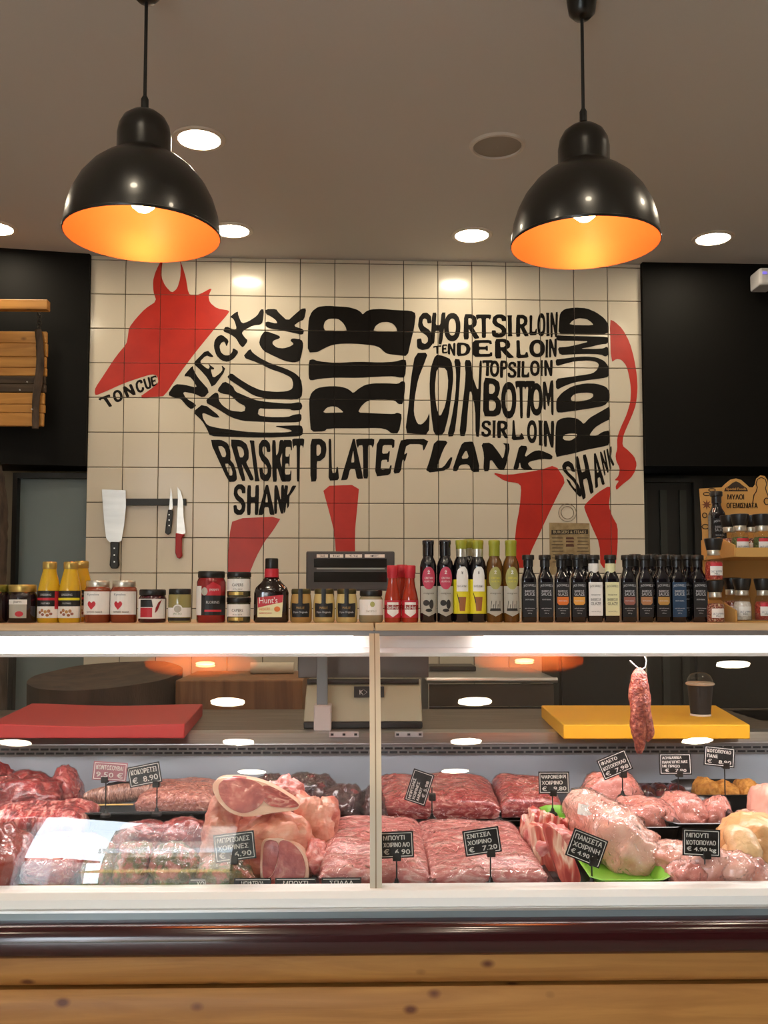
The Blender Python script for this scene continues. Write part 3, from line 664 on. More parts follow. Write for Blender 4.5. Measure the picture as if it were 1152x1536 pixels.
# front: sill, steel strip, burgundy bumper, pine boards
zs = [zc(1335, 1.885), zc(1362, 1.87), zc(1366, 1.868), zc(1377.5, 1.866)]
cp('sill', MB().prism([(1.872, zs[1]), (1.874, zs[0] - .012), (1.884, zs[0]), (1.93, zs[0]), (1.93, zs[1])], -CW, CW, 'YZ'), M['alu_white'], bevel=.002)
cp('sill_lip', MB().box(-CW, CW, 1.864, 1.93, zs[2], zs[1]), M['alu'])
cp('front_strip', MB().box(-CW, CW, 1.868, 1.93, zs[3], zs[2]), mat('strip_grey_blue', S(150, 162, 166), .3, metal=.3))
zb0, zb1 = zc(1437, 1.835), zc(1379, 1.86)
bp = []
for i in range(13):
    a = math.pi * i / 12
    bp.append((1.862 - .040 * math.sin(a) ** .6, (zb0 + zb1) / 2 + (zb1 - zb0) / 2 * math.cos(a)))
cp('bumper', MB().prism(bp + [(1.90, zb0), (1.90, zb1)], -CW, CW, 'YZ'), M['burgundy'], smooth=50)
zj = zc(1478, 1.868)
def board_prof(z0, z1):
    out = []
    for i in range(11):
        u = i / 10; z = z0 + .004 + (z1 - z0 - .008) * u
        k = abs(2 * u - 1) ** 4
        out.append((1.856 + .016 * k, z))
    return out + [(1.90, z1 - .004), (1.90, z0 + .004)]
zz = [zj + .1]
while zz[-1] > .16: zz.append(zz[-1] - (.1 if len(zz) == 1 else .128))
for a, b in zip(zz[1:], zz[:-1]):
    cp('pine_board', MB().prism(board_prof(a, b), -CW, CW, 'YZ'), M['pine'], smooth=50)
cp('body', MB().box(-CW, CW, 1.90, 2.74, .1, .785).box(-CW, CW, 2.74, 3.27, .1, .985).box(-CW, CW, 1.90, 1.905, .1, zs[0] - .02), mat('carcass_dark', S(60, 56, 54), .6))
cp('plinth', MB().box(-CW + .03, CW - .03, 1.96, 3.2, 0, .1), M['black_plastic'])
DY0, DZ0, DY1, DZ1 = 1.925, .796, 2.72, .836
def deck(Y): return DZ0 + (DZ1 - DZ0) * (Y - DY0) / (DY1 - DY0)
cp('deck', MB().add([(-CW, DY0, DZ0), (CW, DY0, DZ0), (CW, DY1, DZ1), (-CW, DY1, DZ1), (-CW, DY0, .78), (CW, DY0, .78), (CW, DY1, .78), (-CW, DY1, .78)],
   [(0, 1, 2, 3), (7, 6, 5, 4), (0, 4, 5, 1), (2, 6, 7, 3), (1, 5, 6, 2), (3, 7, 4, 0)]), M['case_deck'])
zg0, zg1 = zc(1133, 2.715), zc(1117, 2.70)
cp('back_wall', MB().box(-CW, CW, 2.72, 2.74, .8, zg0), M['case_wall'])
cp('vent_strip', MB().prism([(2.715, zg0), (2.70, zg1), (2.74, zg1), (2.74, zg0)], -CW, CW, 'YZ'), mat('vent_grey', S(176, 172, 170), .4, metal=.4))
vs_ = MB()
for row, yy in ((0, 1122.5), (1, 1128.5)):
    Y = 2.7025 + .006 * row; z = zc(yy, Y)
    n = 110
    for i in range(n):
        x = -CW + .02 + (i + .5 * row) * .027
        vs_.box(x, x + .0215, Y - .0005, Y + .002, z - .0028, z + .0028)
o = cp('vent_slots', vs_, M['dark_slot']); o['kind'] = 'stuff'
WT = zc(1097, 2.74)
cp('ledge', MB().prism([(2.695, zg1), (2.695, zg1 + .004), (2.72, WT - .002), (2.74, WT), (2.78, WT), (2.78, zg1)], -CW, CW, 'YZ'), M['steel'], bevel=.002)
cp('worktop', MB().box(-CW, CW, 2.78, 3.28, WT - .02, WT), nmat('worn_steel', [(.3, S(104, 94, 84)), (.7, S(132, 120, 108))], 5, rough=.42, metal=.6, stretch=(1, 8, 8)))
for xa_, xb_ in ((494, 538), (592, 634)):
    p0, p1 = at(xa_, 1097, 2.712), at(xb_, 1105, 2.712)
    o = cp('hinge_plate', MB().box(p0.x, p1.x, 2.702, 2.716, p1.z, p0.z), M['alu'])
    for u in (.1, .5, .9):
        xx = p0.x + (p1.x - p0.x) * u; zm_ = (p0.z + p1.z) / 2
        cp('screw', MB().box(xx - .004, xx + .004, 2.700, 2.703, zm_ - .003, zm_ + .003), M['dark_slot'], o)
for s in (-1, 1):
    cp('side_panel', MB().prism([(1.88, .1), (1.88, GZ0)] + [arc(a) for a in GP[::4]] + [(2.36, 1.30), (2.36, .99), (3.28, .99), (3.28, .1)], s * CW, s * (CW + .02), 'YZ'), M['alu_white'])

# ------------------------------------------------------------------ behind the counter
bw = mat('board_red', S(178, 48, 44), .55, bump=.15, bscale=30)
def board(corn, zt, th, m, name, label, dish=0):
    """corn: back-left, back-right, front-right, front-left (world xy)"""
    n = 14; mb = MB(); vs = []
    (ax, ay), (bx_, by), (cx_, cy_), (dx, dy) = corn
    for j in range(n + 1):
        for i in range(n + 1):
            u, v = i / n, j / n
            x = (ax * (1 - u) + bx_ * u) * (1 - v) + (dx * (1 - u) + cx_ * u) * v
            y = (ay * (1 - u) + by * u) * (1 - v) + (dy * (1 - u) + cy_ * u) * v
            vs.append((x, y, zt - dish * math.sin(math.pi * u) ** 2 * math.sin(math.pi * (.15 + .7 * v))))
    N = (n + 1) ** 2
    vs += [(v[0], v[1], zt - th) for v in vs]
    fs = []
    for j in range(n):
        for i in range(n):
            q = j * (n + 1) + i
            fs += [(q, q + n + 1, q + n + 2, q + 1), (N + q, N + q + 1, N + q + n + 2, N + q + n + 1)]
    for i in range(n):
        for a, b in ((i, i + 1), (n * (n + 1) + i + 1, n * (n + 1) + i), ((i + 1) * (n + 1), i * (n + 1)), (i * (n + 1) + n, (i + 1) * (n + 1) + n)):
            fs.append((a, b, N + b, N + a))
    return whole(name, mb.add(vs, fs), m, label, 'cutting board', smooth=40, bevel=.003)
BT = WT + .038
f2 = lambda x, y: atz(x, y, BT).xy[:]
f2c = lambda x, y: (atz(x, y, BT).x, atz(x, y, BT).y)
board([f2c(47, 1055), f2c(304, 1056), f2c(277, 1086), f2c(-18, 1086)], BT, .038, bw, 'cutting_board', 'worn red plastic cutting board in front of the round butcher block', .014)
board([f2c(812, 1058), f2c(1074, 1058), f2c(1125, 1087), f2c(845, 1087)], BT, .038, mat('board_yellow', S(238, 176, 30), .5, bump=.08, bscale=30), 'cutting_board', 'bright yellow plastic cutting board under the black paper cup')
# paper cup on the yellow board
cb = atz(1051, 1073, BT)
s_ = px(cb.y)
cup = thing('paper_cup', 'black ripple paper cup with clear dome lid on the yellow board', 'cup', cb)
part('cup_wall', MB().lathe([(14.5 * s_, 0), (14.8 * s_, 4 * s_), (18.5 * s_, 46 * s_), (18.2 * s_, 46 * s_)], 28), mat('cup_black', S(28, 24, 22), .7), cup, 40)
part('cup_base', MB().lathe([(15.2 * s_, -.0002), (15.4 * s_, 2.6 * s_)], 28), mat('cup_white', S(225, 220, 210), .6), cup, 40)
part('lid_rim', MB().lathe([(19.5 * s_, 45 * s_), (21 * s_, 46 * s_), (21 * s_, 48 * s_), (19 * s_, 49.5 * s_)], 28, cap0=False), mat('lid_milky', S(190, 172, 150), .3), cup, 40)
part('dome_lid', MB().lathe([(19.5 * s_, 48 * s_), (18.5 * s_, 54 * s_), (14 * s_, 61 * s_), (6 * s_, 64 * s_)], 28, cap0=False), clear('lid_clear', (1, 1, 1), 1.45, .03), cup, 60)
# counter scale with customer display on a pole
sY = 2.79
sl = lambda x, y, Y=sY: at(x, y, Y)
scale = thing('counter_scale', 'beige shop scale with black customer display on a grey pole', 'scale', (sl(545, 1093).x, 2.93, WT))
sp_ = lambda n, mb, m, par=None, **k: part(n, mb, m, par or scale, world=True, **k)
beige = mat('scale_beige', S(176, 168, 138), .45)
a, b = sl(455, 1093), sl(634, 1093)
sp_('base', MB().box(a.x, b.x, sY, sY + .3, WT + .001, sl(500, 1083).z), M['black_plastic'], bevel=.004)
t0, t1 = at(460, 1028, sY + .03), at(631, 1028, sY + .03)
z0 = sl(500, 1083).z
sp_('body', MB().add([(a.x, sY + .004, z0), (b.x, sY + .004, z0), (t1.x, sY + .03, t1.z), (t0.x, sY + .03, t0.z), (a.x, sY + .29, z0), (b.x, sY + .29, z0), (t1.x, sY + .28, t1.z), (t0.x, sY + .28, t0.z)],
    [(0, 1, 2, 3), (5, 4, 7, 6), (1, 5, 6, 2), (4, 0, 3, 7), (3, 2, 6, 7), (4, 5, 1, 0)]), beige, bevel=.004)
q0, q1 = at(461, 1022.5, sY + .035), at(628, 1022.5, sY + .035)
sp_('roller', MB().tube([q0, q1], .0085, 14), mat('roller_black', S(30, 28, 28), .25, coat=.5), smooth=40)
g0, g1 = at(447, 1017, sY + .1), at(643, 975, sY + .1)
sp_('platter', MB().box(g0.x, g1.x, sY + .1, sY + .28, g0.z, g1.z), mat('platter_grey', S(112, 106, 106), .35, metal=.6), bevel=.003)
n0, n1 = sl(531, 1030, sY + .015), sl(576, 1046, sY + .015)
pl_ = sp_('name_plate', MB().box(n0.x, n1.x, sY + .010, sY + .03, n1.z, n0.z), M['black_plastic'])
wm = mat('print_white', S(235, 232, 225), .6)
sp_('plate_mark', text_mb('K', .011, .013, ((n0.x * .75 + n1.x * .25), sY + .0095, (n0.z + n1.z) / 2)).tube([((n0.x * .75 + n1.x * .25) + .016 * math.cos(t), sY + .0095, (n0.z + n1.z) / 2 + .0125 * math.sin(t)) for t in [k * math.pi / 2 for k in range(4)]], .0008, 6, closed=True), wm, pl_)
p0, p1 = sl(475, 1082, sY - .02), sl(492, 880, sY - .02)
sp_('pole', MB().box(p0.x, p1.x, sY - .03, sY - .005, WT + .01, sl(480, 870, sY - .02).z), mat('pole_grey', S(122, 128, 132), .4, metal=.3), bevel=.002)
p0, p1 = sl(471, 1083, sY - .03), sl(497, 1057, sY - .03)
sp_('pole_foot', MB().box(p0.x, p1.x, sY - .045, sY + .02, WT, p1.z), mat('foot_pale', S(196, 184, 176), .5), bevel=.004)
e0, e1 = sl(459, 886, sY - .05), sl(592, 827, sY - .05)
dsp = sp_('display_head', MB().box(e0.x, e1.x, sY - .05, sY + .0, e0.z, e1.z), mat('display_black', S(64, 64, 64), .45), bevel=.004)
f_ = sY - .0505
for (x0_, y0_, x1_, y1_) in ((471, 838, 580, 851), (471, 858, 580, 873)):
    u, v = sl(x0_, y1_, f_), sl(x1_, y0_, f_)
    sp_('display_window', MB().box(u.x, v.x, f_ - .0006, f_ + .001, u.z, v.z), mat('window_dark', S(26, 27, 28), .15, coat=.5), dsp)
u, v = sl(475, 854, f_), sl(577, 852, f_)
sp_('display_stripe', MB().box(u.x, v.x, f_ - .0008, f_ + .001, u.z, v.z), mat('stripe_pale', S(150, 160, 160), .5), dsp)
for (x0_, x1_, t_) in ((475, 492, 'TARE'), (495, 515, 'kg'), (518, 543, '€/kg'), (547, 577, '€')):
    u, v = sl(x0_, 836.5, f_), sl(x1_, 831.5, f_)
    sp_('display_strip', MB().box(u.x, v.x, f_ - .0006, f_ + .001, u.z, v.z), wm, dsp)
    sp_('strip_print', text_mb(t_, (v.x - u.x) * .5, (v.z - u.z) * .7, ((u.x + v.x) / 2, f_ - .0009, (u.z + v.z) / 2)), M['black_plastic'], dsp)
# sausage on a hook
hY = 2.31
h0 = at(961, 1003, hY); hs = px(hY)
hook = thing('meat_hook', 'bent steel hook holding the dried sausage under the light housing', 'hook', h0)
hp = [(-16, 12), (-9, 5), (0, -2), (7, 2), (9, 12), (5, 20), (2, 24)]
part('hook_wire', MB().tube([(x * hs, 0, z * hs) for x, z in hp], .0016, 8), M['alu'], hook, 40)
sau = thing('dried_sausage', 'knobbly red-brown dried sausage hanging from the hook', 'sausage', at(961, 1131, hY))
def limb(pts, radii, seed, amp, n=18, sub=5, sy=1.0):
    """one continuous tapering body along a smooth line, with a lumpy skin"""
    P_ = [Vector(p) for p in pts]; m = len(P_) - 1; C = []; Rr = []
    cat = lambda a, b, c, d, t: .5 * ((2 * b) + (c - a) * t + (2 * a - 5 * b + 4 * c - d) * t * t + (3 * b - a - 3 * c + d) * t ** 3)
    for i in range(m):
        a, b, c, d = P_[max(i - 1, 0)], P_[i], P_[i + 1], P_[min(i + 2, m)]
        for k in range(sub):
            C.append(cat(a, b, c, d, k / sub)); Rr.append(radii[i] + (radii[i + 1] - radii[i]) * k / sub)
    C.append(P_[-1]); Rr.append(radii[-1])
    mb = MB().tube(C, Rr, n)
    ctr = [c for c in C for _ in range(n)]
    out = []
    for v, c in zip(mb.v, ctr):
        v = Vector(v); d = v - c
        k = 1 + amp * noise.noise(v * 38 + Vector((seed * 9.1, 0, seed))) + amp * .6 * noise.noise(v * 95 + Vector((0, seed * 3.3, 0)))
        w = c + d * k
        out.append(tuple(w))
    mb.v = out
    return mb
chz = nmat('chorizo', [(.3, S(92, 34, 26)), (.5, S(138, 56, 42)), (.68, S(186, 110, 84))], 120, 3, rough=.35, coat=.3, bump=.5, bscale=180)
part('casing', limb([((x - 961) * hs, (y - 1131) * 0 + 0, (1131 - y) * hs) for x, y in ((961, 1003), (961, 1012), (960, 1035), (961, 1060), (959, 1090), (960, 1112), (959, 1130))], [.004, .017, .024, .0245, .021, .015, .006], 4, .16), chz, sau, 60)
part('casing_tail', limb([((x - 961) * hs, -.006, (1131 - y) * hs) for x, y in ((969, 1060), (972, 1085), (975, 1100), (970, 1112))], [.010, .011, .009, .003], 6, .14), chz, sau, 60)

# butcher block, wooden chest, paper roll and steel table by the wall
bY = 3.62
b0, b1 = at(46, 1016, bY), at(272, 1016, bY)
rb = (b1.x - b0.x) / 2; bc = (b0.x + b1.x) / 2
blk = thing('butcher_block', 'round dark end-grain butcher block with worn hollow top behind red board', 'butcher block', (bc, bY, 0))
dkw = nmat('old_block_wood', [(.3, S(46, 34, 27)), (.7, S(86, 66, 52))], 3, 6, .6, rough=.7, stretch=(6, 6, 1), bump=.3)
top = MB(); n, rings = 48, 10; vs = []
ztop = at(150, 1012, bY).z
def blk_z(x, y, rr):
    return ztop + .030 * (y / rb) + .012 * (x / rb) - .02 * (1 - (rr / rb) ** 2) + .006 * noise.noise(Vector((x * 6, y * 6, 1)))
vs.append((0, 0, blk_z(0, 0, 0)))
for k in range(1, rings + 1):
    for i in range(n):
        a = 2 * math.pi * i / n; rr = rb * k / rings * (1 + .02 * noise.noise(Vector((math.cos(a) * 2, math.sin(a) * 2, 4))))
        x, y = rr * math.cos(a), rr * math.sin(a); vs.append((x, y, blk_z(x, y, rr)))
for i in range(n):
    a = 2 * math.pi * i / n; vs.append((rb * .97 * math.cos(a), rb * .97 * math.sin(a), .5))
fs = [(0, 1 + i, 1 + (i + 1) % n) for i in range(n)]
for k in range(rings):
    for i in range(n):
        fs.append((1 + k * n + i, 1 + (k + 1) * n + i, 1 + (k + 1) * n + (i + 1) % n, 1 + k * n + (i + 1) % n))
fs.append(tuple(1 + rings * n + i for i in range(n)))
part('block', top.add(vs, fs), dkw, blk, 40)
for sx in (-1, 1):
    for sy in (-1, 1):
        part('leg', MB().box(sx * .17 - .035, sx * .17 + .035, sy * .15 - .035, sy * .15 + .035, 0, .5), dkw, blk, bevel=.004)
c0, c1 = at(263, 1025, 3.5), at(454, 1016, 3.5)
ch = thing('wooden_block', 'brown square wooden chopping block between butcher block and scale', 'chopping block', ((c0.x + c1.x) / 2, 3.7, 0))
wz = at(350, 1020, 3.5).z
brw = woodmat('brown_block', S(150, 104, 66), S(112, 74, 44), S(70, 44, 26), 'Z', .6, knots=False)
part('block', MB().box(-(c1.x - c0.x) / 2, (c1.x - c0.x) / 2, -.2, .24, .55, wz), brw, ch, bevel=.006)
for sx in (-1, 1):
    for sy in (-1, 1):
        part('leg', MB().box(sx * .17 - .03, sx * .17 + .03, sy * .14 - .03, sy * .14 + .03, 0, .55), brw, ch)
r0, r1 = at(376, 1001, 3.78), at(441, 1001, 3.78)
whole('paper_roll', MB().tube([(r0.x, 3.78, wz + .0225), (r1.x, 3.78, wz + .0225)], .022, 20), mat('paper_roll_white', S(214, 204, 184), .8), 'white wrapping paper roll lying on the brown wooden block', 'paper roll', smooth=40)
t0 = at(640, 1018, 3.5); t1 = at(836, 1018, 3.5)
tz = t0.z
tb = thing('steel_worktable', 'stainless steel worktable with bright front edge behind the scale', 'table', ((t0.x + t1.x) / 2, 3.75, 0))
hw = (t1.x - t0.x) / 2
part('table_top', MB().box(-hw, hw, -.25, .3, tz - .012, tz), M['steel'], tb, bevel=.004)
part('front_edge', MB().tube([(-hw, -.25, tz - .006), (hw, -.25, tz - .006)], .010, 12), M['alu'], tb, 40)
part('drawer_front', MB().box(-hw + .01, hw - .01, -.235, -.22, tz - .10, tz - .022), mat('drawer_steel_brown', S(96, 84, 72), .4, metal=.5), tb)
part('drawer_front', MB().box(-hw + .01, hw - .01, -.225, -.21, tz - .135, tz - .105), mat('drawer_dark', S(58, 46, 38), .5), tb)
part('lower_panel', MB().box(-hw + .01, hw - .01, -.2, -.19, .12, tz - .14), mat('panel_steel', S(132, 120, 104), .38, metal=.4), tb)
for sx in (-1, 1):
    for yy in (-.2, .26):
        part('leg', MB().box(sx * (hw - .03) - .02, sx * (hw - .03) + .02, yy - .02, yy + .02, 0, tz - .012), M['alu'], tb)
u, v = at(643, 1015, 3.9), at(712, 998, 3.9)
whole('steel_tray_box', MB().box(u.x, v.x, 3.85, 4.0, tz, v.z), mat('box_dark_grey', S(50, 44, 40), .4), 'low dark grey box standing on the steel worktable', 'box', bevel=.004)
u, v = at(838, 985, 3.7), at(968, 968, 3.7)
cab = thing('dark_cabinet', 'dark cabinet against the wall beside the steel worktable', 'cabinet', ((u.x + v.x) / 2, 3.88, 0))
part('body', MB().box(u.x, v.x, 3.7, 4.06, 0, v.z), mat('cabinet_dark', S(34, 30, 27), .45), cab, world=True, bevel=.004)
part('door', MB().box(u.x + .01, v.x - .01, 3.685, 3.7, .1, v.z - .03), mat('cabinet_door_dark', S(40, 36, 32), .4), cab, world=True, bevel=.003)
# dark appliance at the right, behind the yellow board
u, v = at(1095, 1100, 3.2), at(1240, 1080, 3.2)
whole('dark_appliance', MB().box(u.x, v.x, 2.95, 3.24, WT, at(1100, 1074, 3.2).z).box(u.x + .02, v.x - .01, 2.93, 2.95, WT + .005, at(1100, 1078, 3.2).z), M['black_plastic'], 'low black appliance beside the yellow board at the right edge', 'appliance', bevel=.003)

# ------------------------------------------------------------------ things on the tiled wall
def wthing(name, label, cat, xp, yp, group=None):
    X, Z = wall(xp, yp)
    o = thing(name, label, cat, W(X, WD, Z), WTH, group)
    o['_x'] = X; o['_z'] = Z
    return o
def wpoly(n, root, pts, d0, d1, m, par=None, **k):
    X, Z = root['_x'], root['_z']
    q = [(wall(x, y)[0] - X, wall(x, y)[1] - Z) for x, y in pts]
    return part(n, MB().prism(q, -d1, -d0), m, par or root, **k)
kr = wthing('knife_rack', 'black magnetic knife strip on the tiles between cleaver and knives', 'knife rack', 232, 753)
wpoly('strip', kr, [(188, 748.5), (280, 748.5), (280, 758.5), (188, 758.5)], .0005, .018, M['black_plastic'], bevel=.002)
blade = nmat('knife_steel', [(.3, (.62, .64, .66)), (.7, (.74, .76, .78))], 5, rough=.28, metal=.85, stretch=(1, 1, 6))
cl = wthing('meat_cleaver', 'wide steel cleaver with black riveted handle on the knife strip', 'cleaver', 173, 853)
wpoly('blade', cl, [(154.5, 735), (190.5, 736), (191, 760), (188, 790), (184, 812), (179, 814), (166, 814), (161, 808), (158, 785), (156, 760)], .019, .023, blade, bevel=.001)
hd = wpoly('handle', cl, [(167.5, 813), (181, 813.5), (180, 835), (181, 848), (178, 853), (169, 853), (166.5, 848), (168, 832)], .012, .030, M['black_plastic'], bevel=.004)
for yy in (822, 832, 842): wpoly('rivet', cl, [(173, yy), (175, yy), (175, yy + 2), (173, yy + 2)], .030, .031, M['alu'], hd)
kn = wthing('paring_knife', 'small boning knife with black handle, left of the red-handled knife', 'knife', 254, 802)
wpoly('blade', kn, [(257.5, 733), (259.5, 742), (260.5, 764), (254.5, 767), (256, 750)], .019, .021, blade)
hd = wpoly('handle', kn, [(253.5, 765), (261, 766), (259.5, 785), (257.5, 800), (253, 803), (249, 800), (250.5, 785)], .013, .027, M['black_plastic'], bevel=.003)
for yy in (772, 780, 788): wpoly('rivet', kn, [(254.5, yy), (256.3, yy), (256.3, yy + 1.8), (254.5, yy + 1.8)], .027, .028, M['alu'], hd)
kn = wthing('butcher_knife', 'long butcher knife with red handle at the right end of knife strip', 'knife', 270, 838)
wpoly('blade', kn, [(267, 731), (272, 737), (276, 752), (276.5, 775), (280, 800), (273, 803), (266, 802), (266.5, 780), (268, 750)], .019, .022, blade, bevel=.0008)
wpoly('handle', kn, [(265, 800), (279, 802.5), (274, 808), (274, 828), (275, 834), (271, 838.5), (267, 837), (264.5, 830)], .012, .030, mat('handle_red', S(178, 32, 36), .4), bevel=.004)
po = wthing('menu_poster', 'small kraft paper menu with round seal stuck on the tiles', 'poster', 855, 858)
kraft = nmat('kraft_print', [(.35, S(150, 128, 92)), (.65, S(178, 156, 116))], 40, rough=.8)
wpoly('sheet', po, [(823.5, 784), (884, 785), (886, 862), (825, 862)], .001, .002, kraft)
X, Z = po['_x'], po['_z']
dkp = mat('poster_ink', S(52, 42, 32), .7)
def wtext(root, s, x, y, w, h, m, d=.0024, arc=0):
    a = wall(x, y); k = px(WD)
    return part('print', text_mb(s, w * k, h * k, (a[0] - root['_x'], -d, a[1] - root['_z']), arc=arc), m, root)
bar = wpoly('title_bar', po, [(827, 795), (882, 794), (882, 801), (827, 802)], .002, .0023, dkp)
wtext(po, 'BURGERS & STEAKS', 854.5, 798, 50, 4.6, mat('poster_pale', S(206, 188, 150), .8), .0026)
for (x_, y_, w_) in [(x, y, w) for x in (836, 874) for y, w in ((807, 17), (812, 15), (817, 18), (822, 16), (827, 18), (832, 14), (837, 17), (843, 15))]:
    a = wall(x_, y_); k = px(WD)
    part('print_line', MB().box(a[0] - X - w_ / 2 * k, a[0] - X + w_ / 2 * k, -.0025, -.0021, a[1] - Z - .5 * k, a[1] - Z + .5 * k), dkp, po)
for yy, hh in ((806, 3), (811, 2.5), (816, 4)):
    wpoly('burger_print', po, [(849, yy), (860, yy), (861, yy + hh), (848.5, yy + hh)], .002, .0025, mat('burger_ink', S(92, 58, 44), .7))
for rr in (13.5, 9.5):
    a = wall(851, 769); k = px(WD)
    part('seal_ring', MB().tube([(a[0] - X + rr * k * math.cos(t), -.0016, a[1] - Z + rr * k * math.sin(t)) for t in [2 * math.pi * i / 32 for i in range(32)]], .0012, 6, closed=True), mat('seal_ink', S(120, 106, 84), .7), po)
# hanging wooden sign at the left edge
gY = 3.93
sg = thing('hanging_sign', 'rustic pine plank sign with bark branch hanging on a chain', 'sign', at(20, 642, gY))
spn = woodmat('sign_pine', S(206, 148, 72), S(170, 112, 46), S(92, 52, 22), rough=.45)
spd = woodmat('sign_dark_slab', S(84, 66, 48), S(48, 36, 26), S(30, 22, 16), rough=.7)
bark = nmat('bark', [(.3, S(44, 34, 28)), (.7, S(96, 78, 64))], 30, 5, rough=.85, bump=.8, bscale=40, stretch=(1, 1, .3))
ys = [(497, 514), (514.5, 534.5), (535, 551), (551.5, 563.5), (564, 575.5), (576, 588), (589, 606), (606.5, 619), (619.5, 639)]
for i, (a, b) in enumerate(ys):
    u, v = at(-70, b, gY), at(70 - (i * .65) + (i % 2) * 1.2, a, gY)
    part('plank', MB().box(u.x, v.x, gY, gY + .02, u.z + .0012, v.z), spd if i in (4, 5) else spn, sg, world=True, bevel=.004)
part('branch', limb([at(x, y, gY - .016) for x, y in ((57, 495), (60, 520), (59, 560), (54, 600), (53, 643))], [.013, .015, .016, .015, .013], 2, .15, 12, 6), bark, sg, 60, world=True)
for (x, y) in ((41, 573), (30, 585), (52, 616)):
    p_ = at(x, y, gY - .002)
    part('screw', MB().tube([p_, p_ + Vector((0, -.004 if x < 50 else -.034, 0))], .003, 8), M['alu'], sg, world=True)
# chain links and the wall-mounted beam it hangs from
for i in range(5):
    y_ = 468 + i * 5.6; c = at(58.5 + (i % 2) * .4, y_, gY - .012); k = px(gY)
    pts = [c + Vector(((3.0 * k * math.cos(t)) * (1 if i % 2 else .35), 3.0 * k * math.cos(t) * (.3 if i % 2 else 1), 4.4 * k * math.sin(t))) for t in [2 * math.pi * j / 12 for j in range(12)]]
    part('chain_link', MB().tube(pts, .0022, 6, closed=True), mat('chain_iron', S(70, 66, 60), .4, metal=.7), sg, 60, world=True)
u, v = at(-70, 463, 3.86), at(71, 449, 3.86)
whole('sign_beam', MB().box(u.x, v.x, 3.86, 3.90, u.z, v.z).box(u.x, u.x + .05, 3.90, 4.0, u.z, v.z), spn, 'pine beam on the black wall that the plank sign hangs from', 'beam', bevel=.003)
# alarm sensor at the right edge, post at the left edge
u, v = at(1140, 427, 4.0), at(1166, 401, 4.0)
al = thing('alarm_sensor', 'white alarm sensor high on the black wall at the right edge', 'sensor', ((u.x + v.x) / 2, 4.05, u.z))
part('housing', MB().box(u.x, v.x, 4.0, 4.11, u.z, v.z), mat('sensor_white', S(190, 188, 188), .5), al, world=True, bevel=.01)
part('indicator', MB().box(u.x + .012, u.x + .03, 3.996, 4.002, v.z - .03, v.z - .02), mat('indicator_blue', S(120, 100, 230), .4, emit=.6, ecol=(.3, .25, 1)), al, world=True)
ls = at(-6, 880, 3.98)
whole('bark_post', limb([at(x, y, 3.98) for x, y in ((-8, 1090), (-6, 930), (-5, 860), (-3, 800), (-4, 740), (-9, 700))], [.05, .04, .038, .036, .035, .028], 3, .2, 14, 6), bark, 'rough dark bark-covered post at the left edge beside the grey door', 'post', smooth=60)

# ------------------------------------------------------------------ bottles and jars on the shelf
BY = 2.29
def patch(r, z0, z1, half, a0=0.0, n=10, poly=None):
    """a piece of label on a round body, facing the customer"""
    mb = MB()
    if poly is None:
        vs = []
        for z in (z0, z1):
            for i in range(n + 1):
                a = a0 - half + 2 * half * i / n
                vs.append((r * math.sin(a), -r * math.cos(a), z))
        return mb.add(vs, [(i, i + 1, n + 2 + i, n + 1 + i) for i in range(n)])
    w = r * .16
    for t in tessellate_polygon([[Vector((p[0], p[1], 0)) for p in poly]]):
        tri = [poly[i] for i in t]
        for c in range(math.floor(min(p[0] for p in tri) / w), math.floor(max(p[0] for p in tri) / w) + 1):
            q = clip(tri, 0, c * w, 1)
            q = clip(q, 0, (c + 1) * w, -1) if len(q) > 2 else q
            if len(q) > 2: mb.add([(r * math.sin(p[0] / r), -r * math.cos(p[0] / r), p[1]) for p in q], [tuple(range(len(q)))])
    return mb
def oval(cx, cz, rx, rz, n=20):
    return [(cx + rx * math.cos(2 * math.pi * i / n), cz + rz * math.sin(2 * math.pi * i / n)) for i in range(n)]
def children(o): return [c for c in bpy.data.objects if c.parent == o]
def copy_tree(o, parent=None):
    c = o.copy(); col.objects.link(c); c.parent = parent
    for chd in list(o.children): copy_tree(chd, c)
    return c
gloss = lambda n, c, **k: mat(n, c, k.get('rough', .12), coat=.5)
